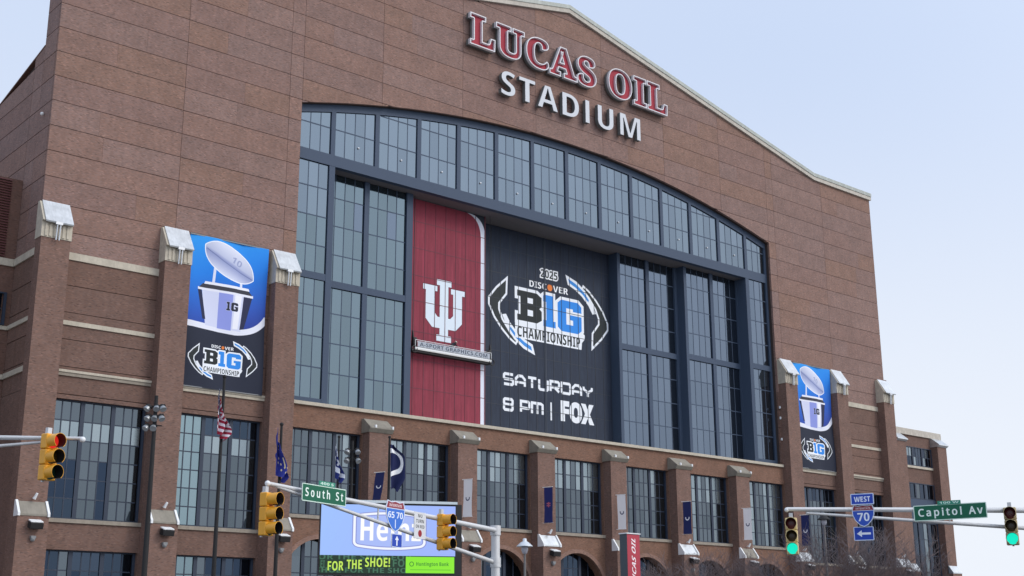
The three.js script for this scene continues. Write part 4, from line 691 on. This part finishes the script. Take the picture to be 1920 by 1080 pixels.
// ---------------------------------------------------------------- traffic signals, mast arms and their signs
const YAW = 0.71037, face = (deg) => -YAW + deg * Math.PI / 180;
function mast(label, base, top, segs, pr, r0, r1) {
  const t = thing('signal_mast', label, 'signal mast', [base[0], FLOOR, base[1]]), L = (p) => [p[0] - base[0], p[1] - FLOOR, p[2] - base[1]];
  mesh('pole', tube([0, 0, 0], [0, top - FLOOR, 0], pr, pr * 0.92, 16), M.zinc, t); mesh('pole_cap', new THREE.SphereGeometry(pr * 0.95, 14, 8, 0, 7, 0, 1.6).scale(1, 0.6, 1).translate(0, top - FLOOR, 0), M.alu, t);
  segs.arms.forEach(([p, q, ra, rb]) => { mesh('mast_arm', tube(L(p), L(q), ra, rb, 12), M.zinc, t); const d = new THREE.Vector3(...L(p)); mesh('arm_collar', tube([0, d.y - 0.16, 0], [0, d.y + 0.16, 0], pr * 1.12, pr * 1.12, 14), M.zinc, t); });
  (segs.struts ?? []).forEach(([p, q]) => mesh('strut', tube(L(p), L(q), 0.025, 0.025, 6), M.zinc, t));
  mesh('arm_tip', new THREE.SphereGeometry(0.075, 12, 10).translate(...L(segs.tip)), M.white, t); return t;
}
const lerp = (a, b, t) => a.map((v, i) => v + (b[i] - v) * t);
const A2 = [-81.74, 4.01, 74.51], B2 = [-70.45, 3.66, 70.25], C2 = [-70.4, 2.6, 70.15];
mast('galvanised signal mast ending at far left with a single traffic light', [-90.9, 68.3], 5.3, { arms: [[[-90.9, 5.1, 68.3], [-85.98, 5.0, 72.59], 0.085, 0.045], [[-90.9, 4.45, 68.3], [-86.6, 4.93, 72.03], 0.06, 0.035]], tip: [-85.98, 4.97, 72.6] }, 0.17);
mast('galvanised signal mast with pole in the lower middle and two converging arms', [-70.42, 70.2], 3.72, { arms: [[B2, A2, 0.085, 0.055], [C2, lerp(A2, C2, 0.03), 0.075, 0.04]], struts: [[lerp(A2, B2, 0.42), lerp(A2, C2, 0.42)], [lerp(A2, B2, 0.74), lerp(A2, C2, 0.74)]], tip: A2 }, 0.16);
mast('galvanised signal mast reaching in from the right with two green lights', [-56.5, 85.8], 4.15, { arms: [[[-56.5, 3.96, 85.8], [-65.25, 4.05, 78.44], 0.10, 0.065], [[-56.5, 3.15, 85.8], [-64.76, 3.93, 78.83], 0.075, 0.045]], struts: [[[-61.3, 3.99, 81.77], [-61.3, 3.63, 81.77]], [[-63.3, 4.02, 80.08], [-63.3, 3.8, 80.08]]], tip: [-65.25, 4.03, 78.44] }, 0.18);

const yel = std({ color: rgb(0.78, 0.37, 0.025), roughness: 0.38 }), cream = std({ color: rgb(0.70, 0.56, 0.27), roughness: 0.4 });
const lens = { red: std({ color: rgb(0.10, 0.008, 0.008), roughness: 0.3 }), amber: std({ color: rgb(0.05, 0.03, 0.005), roughness: 0.3 }), green: std({ color: rgb(0.004, 0.03, 0.02), roughness: 0.3 }), redOn: std({ color: rgb(0.3, 0.01, 0.01), emissive: rgb(1, 0.03, 0.02), emissiveIntensity: 0.55 }), greenOn: std({ color: rgb(0.01, 0.2, 0.15), emissive: rgb(0.01, 0.86, 0.60), emissiveIntensity: 0.95 }) };
function signal(label, pos, turn, on, paint, u = 0.37) {
  const t = thing('traffic_light', label, 'traffic light', pos, turn);
  mesh('hanger', merge([box(-0.06, 0.06, 1.5 * u, 1.5 * u + 0.16, -0.24, -0.14), box(-0.03, 0.03, -1.55 * u, 1.62 * u, -0.285, -0.235)]), M.alu, t);
  ['red', 'amber', 'green'].forEach((c, i) => {
    const y = (1 - i) * u, h = mesh('signal_section', new RoundedBoxGeometry(u * 0.96, u * 0.98, 0.24, 3, 0.035).translate(0, y, -0.12), paint, t);
    const r = u * 0.46, len = 0.29, cut = 1.25;
    mesh('visor', merge([new THREE.CylinderGeometry(r, r, len, 22, 1, true, cut / 2, 6.283 - cut).rotateX(Math.PI / 2).translate(0, y, len / 2), new THREE.TorusGeometry(r, 0.008, 5, 22, 6.283 - cut).rotateZ(-Math.PI / 2 + cut / 2).translate(0, y, len)]), paint, h);
    mesh('visor_lining', new THREE.CylinderGeometry(r - 0.008, r - 0.008, len - 0.004, 22, 1, true, cut / 2, 6.283 - cut).rotateX(Math.PI / 2).translate(0, y, len / 2), M.black, h);
    const lit = on === c, ln = mesh(lit ? 'lens_lamp' : 'lens', new THREE.SphereGeometry(r * 1.25, 18, 8, 0, 6.283, 0, 0.9).rotateX(Math.PI / 2).scale(1, 1, 0.35).translate(0, y, -r * 0.26), lit ? lens[c + 'On'] : lens[c], h);
  });
  return t;
}
signal('yellow traffic light at far left with its top lamp glowing red', [-86.65, 4.5, 72.38], face(57), 'red', yel, 0.39);
signal('yellow traffic light at the left tip of the middle mast, beside the first green sign', [-81.73, 3.21, 74.7], face(62), 'none', yel, 0.37);
signal('yellow traffic light nearest to the middle pole, in front of the video board', [-73.79, 3.34, 71.81], face(55), 'none', yel, 0.37);
signal('cream traffic light with green lamp lit at the left end of the right mast', [-65.25, 3.2, 78.58], face(-14), 'green', cream, 0.385);
signal('cream traffic light with green lamp lit against the pale sky at the far right', [-60.06, 3.48, 83.15], face(-22), 'green', std({ color: rgb(0.45, 0.36, 0.2), roughness: 0.5 }), 0.395);

// signs
function plate(name, label, cat, pos, turn, w, h, px, draw, r = 0.04) {
  const t = thing(name, label, cat, pos, turn), tex = canvasTex(px, Math.round(px * h / w), draw);
  const s = new THREE.Shape(), a = w / 2, b = h / 2; s.moveTo(-a + r, -b); s.lineTo(a - r, -b); s.quadraticCurveTo(a, -b, a, -b + r); s.lineTo(a, b - r); s.quadraticCurveTo(a, b, a - r, b); s.lineTo(-a + r, b); s.quadraticCurveTo(-a, b, -a, b - r); s.lineTo(-a, -b + r); s.quadraticCurveTo(-a, -b, -a + r, -b);
  mesh('sign_backing', extrude(s, -0.016, 0), M.alu, t); const g = new THREE.ShapeGeometry(s, 6), p = g.attributes.position, uv = g.attributes.uv; for (let i = 0; i < p.count; i++) uv.setXY(i, p.getX(i) / w + 0.5, p.getY(i) / h + 0.5); g.translate(0, 0, 0.003);
  mesh('sign_face', g, std({ map: tex, roughness: 0.7 }), t); mesh('sign_bracket', merge([box(-0.03, 0.03, -b, b, -0.10, -0.017)]), M.alu, t); return t;
}
const green = (text, pad) => (c, w, h) => { c.fillStyle = '#d8efe2'; c.fillRect(0, 0, w, h); c.fillStyle = '#066247'; c.fillRect(12, 12, w - 24, h - 24); c.fillStyle = '#eefaf4'; spacedText(c, text, pad, w - pad, h * 0.70, h * 0.46, 1.0, 'normal');  };
const arm2 = Math.atan2(B2[2] - A2[2], B2[0] - A2[0]);
const south = plate('street_name_sign', 'green sign reading South St on the middle mast', 'street sign', [-79.66, 3.90, 73.98], -arm2, 1.98, 0.47, 1024, green('South St', 70));
const blk = (par, text, x, y, w, h) => { const tx = canvasTex(256, 72, (c, W, H) => { c.fillStyle = '#2a8a70'; c.fillRect(0, 0, W, H); c.fillStyle = '#d6f0e4'; fitText(c, text, 20, W - 20, 54, 38); }); mesh('block_plate', box(x - w / 2, x + w / 2, y, y + h, -0.014, 0.004), std({ color: rgb(0.05, 0.3, 0.22), roughness: 0.5 }), par); mesh('block_number', new THREE.PlaneGeometry(w, h).translate(x, y + h / 2, 0.008), std({ map: tx, roughness: 0.5 }), par); };
blk(south, '400 S', 0.1, 0.236, 0.72, 0.13);
const capitol = plate('street_name_sign', 'green sign reading Capitol Av against the sky at right', 'street sign', [-61.8, 3.90, 82.1], face(-25), 2.2, 0.49, 1024, green('Capitol Av', 60)); capitol.rotation.z = 0.012; capitol.rotation.order = 'YXZ';
blk(capitol, '100 W', 0.0, 0.228, 0.7, 0.12);
const bluePlate = (fn) => (c, w, h) => { c.fillStyle = '#cfdcf5'; c.fillRect(0, 0, w, h); c.fillStyle = '#1e46b4'; c.fillRect(w * 0.04, w * 0.04, w * 0.92, h - w * 0.08); c.fillStyle = '#eef4ff'; fn(c, w, h); };
plate('route_sign', 'small blue WEST plate at the top of the right mast sign stack', 'road sign', [-63.74, 4.32, 80.24], face(-25), 0.72, 0.35, 256, bluePlate((c, w, h) => fitText(c, 'WEST', w * 0.15, w * 0.85, h * 0.74, h * 0.46)));
plate('route_sign', 'small blue plate with left arrow at the bottom of the right mast sign stack', 'road sign', [-63.52, 3.27, 80.06], face(-25), 0.62, 0.43, 256, bluePlate((c, w, h) => { c.beginPath(); [[0.15, 0.5], [0.4, 0.25], [0.4, 0.42], [0.85, 0.42], [0.85, 0.58], [0.4, 0.58], [0.4, 0.75]].forEach(([x, y], i) => (i ? c.lineTo(x * w, y * h) : c.moveTo(x * w, y * h))); c.fill(); }));
plate('route_sign', 'small blue plate with up arrow in front of the video board', 'road sign', [-76.08, 2.93, 72.4], -arm2, 0.56, 0.4, 256, bluePlate((c, w, h) => { c.beginPath(); [[0.5, 0.14], [0.68, 0.45], [0.56, 0.45], [0.56, 0.86], [0.44, 0.86], [0.44, 0.45], [0.32, 0.45]].forEach(([x, y], i) => (i ? c.lineTo(x * w, y * h) : c.moveTo(x * w, y * h))); c.fill(); }));
plate('turn_sign', 'white NO TURN ON RED sign beside the blue shield in front of the video board', 'road sign', [-74.95, 3.46, 72.02], -arm2, 0.66, 0.80, 256, (c, w, h) => { c.fillStyle = '#d9dce0'; c.fillRect(0, 0, w, h); c.fillStyle = '#30343a'; fitText(c, 'NO', w * 0.3, w * 0.7, h * 0.2, h * 0.13); fitText(c, 'TURN', w * 0.15, w * 0.85, h * 0.4, h * 0.13); fitText(c, 'ON RED', w * 0.12, w * 0.88, h * 0.6, h * 0.12); c.fillStyle = '#9a2430'; c.beginPath(); c.arc(w / 2, h * 0.8, w * 0.16, 0, 7); c.fill(); });
function shield(label, pos, turn, w, h, text, tone = '#1c4fbe') {
  const t = thing('route_shield', label, 'road sign', pos, turn), pts = [[0, -0.5], [0.18, -0.42], [0.38, -0.2], [0.48, 0.05], [0.5, 0.28], [0.42, 0.5], [0.22, 0.46], [0, 0.5]], full = [...pts, ...pts.slice(1, -1).reverse().map(([x, y]) => [-x, y])], s = shapeOf(full.map(([x, y]) => [x * w, y * h]));
  const tx = canvasTex(384, Math.round(384 * h / w), (c, W, H) => { c.fillStyle = '#d7e2f4'; c.fillRect(0, 0, W, H); const q = (k, f, clip) => { c.save(); c.beginPath(); full.forEach(([x, y], i) => { const X = W / 2 + x * W * k, Y = H / 2 - y * H * k; i ? c.lineTo(X, Y) : c.moveTo(X, Y); }); c.clip(); c.fillStyle = f; clip(); c.restore(); }; q(0.93, tone, () => { c.fillRect(0, 0, W, H); c.fillStyle = '#d7e2f4'; c.fillRect(0, H * 0.245, W, H * 0.025); c.fillStyle = '#8d2433'; c.fillRect(0, 0, W, H * 0.245); c.fillStyle = '#e9d9dd'; fitText(c, 'INTERSTATE', W * 0.17, W * 0.83, H * 0.20, H * 0.085); c.fillStyle = '#eaf2ff'; text(c, W, H); }); });
  mesh('sign_backing', extrude(s, -0.016, 0), M.alu, t); const g = new THREE.ShapeGeometry(s), p = g.attributes.position, uv = g.attributes.uv; for (let i = 0; i < p.count; i++) uv.setXY(i, p.getX(i) / w + 0.5, p.getY(i) / h + 0.5); g.translate(0, 0, 0.003); mesh('sign_face', g, std({ map: tx, roughness: 0.4 }), t);
  mesh('sign_bracket', box(-0.03, 0.03, -h * 0.4, h * 0.4, -0.11, -0.017), M.alu, t); return t;
}
shield('blue and red shield reading 65 70 on the middle mast before the video board', [-76.22, 3.63, 72.5], -arm2, 1.02, 0.92, (c, W, H) => { fitText(c, '65', W * 0.1, W * 0.46, H * 0.56, H * 0.2); fitText(c, '70', W * 0.54, W * 0.9, H * 0.56, H * 0.2); c.fillRect(W * 0.48, H * 0.6, W * 0.04, H * 0.28); }, '#2a70d6');
shield('blue and red shield reading 70 in the right mast sign stack', [-63.62, 3.81, 80.16], face(-25), 0.7, 0.68, (c, W, H) => fitText(c, '70', W * 0.22, W * 0.78, H * 0.74, H * 0.38));

// ---------------------------------------------------------------- bare trees at the lower right
{
  const twigM = std({ color: rgb(0.16, 0.13, 0.135), roughness: 1 }), barkM = std({ color: rgb(0.10, 0.085, 0.08), roughness: 1 });
  const grow = (sd, H) => {
    seed = sd; const tr = [], cr = [];
    const stick = (a, b, r0, r1, l) => (l === 0 ? tr : cr).push(tube([a.x, a.y, a.z], [b.x, b.y, b.z], r0, r1, l < 2 ? 6 : 3, l > 0));
    const go = (p, d, len, r, l) => {
      const n = l === 0 ? 4 : 3; let q = p.clone(), dir = d.clone(), rr = r;
      for (let i = 0; i < n; i++) { const nd = dir.clone().add(new THREE.Vector3(rnd() - 0.5, (rnd() - 0.3) * 0.5, rnd() - 0.5).multiplyScalar(l ? 0.32 : 0.12)).normalize(), e = q.clone().addScaledVector(nd, len / n), r2 = rr * 0.84; stick(q, e, rr, r2, l); q = e; dir = nd; rr = r2;
        if (l < 4 && (l || i > 0)) { const k = l === 0 ? 3 : 2; for (let j = 0; j < k; j++) { const a = rnd() * 6.283, tilt = 0.55 + rnd() * 0.5, side = new THREE.Vector3(Math.cos(a), 0, Math.sin(a)), nd2 = dir.clone().multiplyScalar(Math.cos(tilt)).addScaledVector(side, Math.sin(tilt)).add(new THREE.Vector3(0, 0.22, 0)).normalize(); go(q, nd2, len * (0.52 + rnd() * 0.22), Math.max(0.008, rr * 0.58), l + 1); } } }
    };
    go(new THREE.Vector3(0, 0, 0), new THREE.Vector3(0, 1, 0), H * 0.5, H * 0.016, 0); return [merge(tr), merge(cr)];
  };
  const kinds = [grow(11, 6.6), grow(29, 6.6)];
  const list = [[-52.0, 58.9, 0.74, 2.6, 1, 'low bare tree whose twigs show just right of the tall red sign'], [-48.3, 61.5, 0.8, 5.0, 1, 'low bare tree below the navy pennant with white horseshoe'], [-49.6, 60.6, 0.86, 0.3, 0, 'small bare tree behind the tall red sign, lowest of the row'], [-46.9, 62.8, 0.84, 1.9, 1, 'bare tree below the left green traffic light'], [-44.7, 65.0, 1.0, 3.3, 0, 'bare tree under the blue arrow plate, left of the tallest one'], [-42.6, 66.9, 1.03, 4.4, 1, 'tallest bare tree, before the right brick wing'], [-41.3, 67.6, 0.84, 5.6, 0, 'rightmost bare tree with twig tips against the sky']];
  const first = [];
  for (const [x, z, k, a, kind, label] of list) {
    let t = first[kind];
    if (!t) { t = first[kind] = thing('bare_tree', label, 'tree', [x, FLOOR, z], a, 'bare trees along the pavement'); mesh('trunk', kinds[kind][0], barkM, t); mesh('crown', kinds[kind][1], twigM, t); } else t = copyOf(t, label, [x, FLOOR, z], a);
    t.scale.setScalar(k);
  }
}

renderer.render(scene, camera);
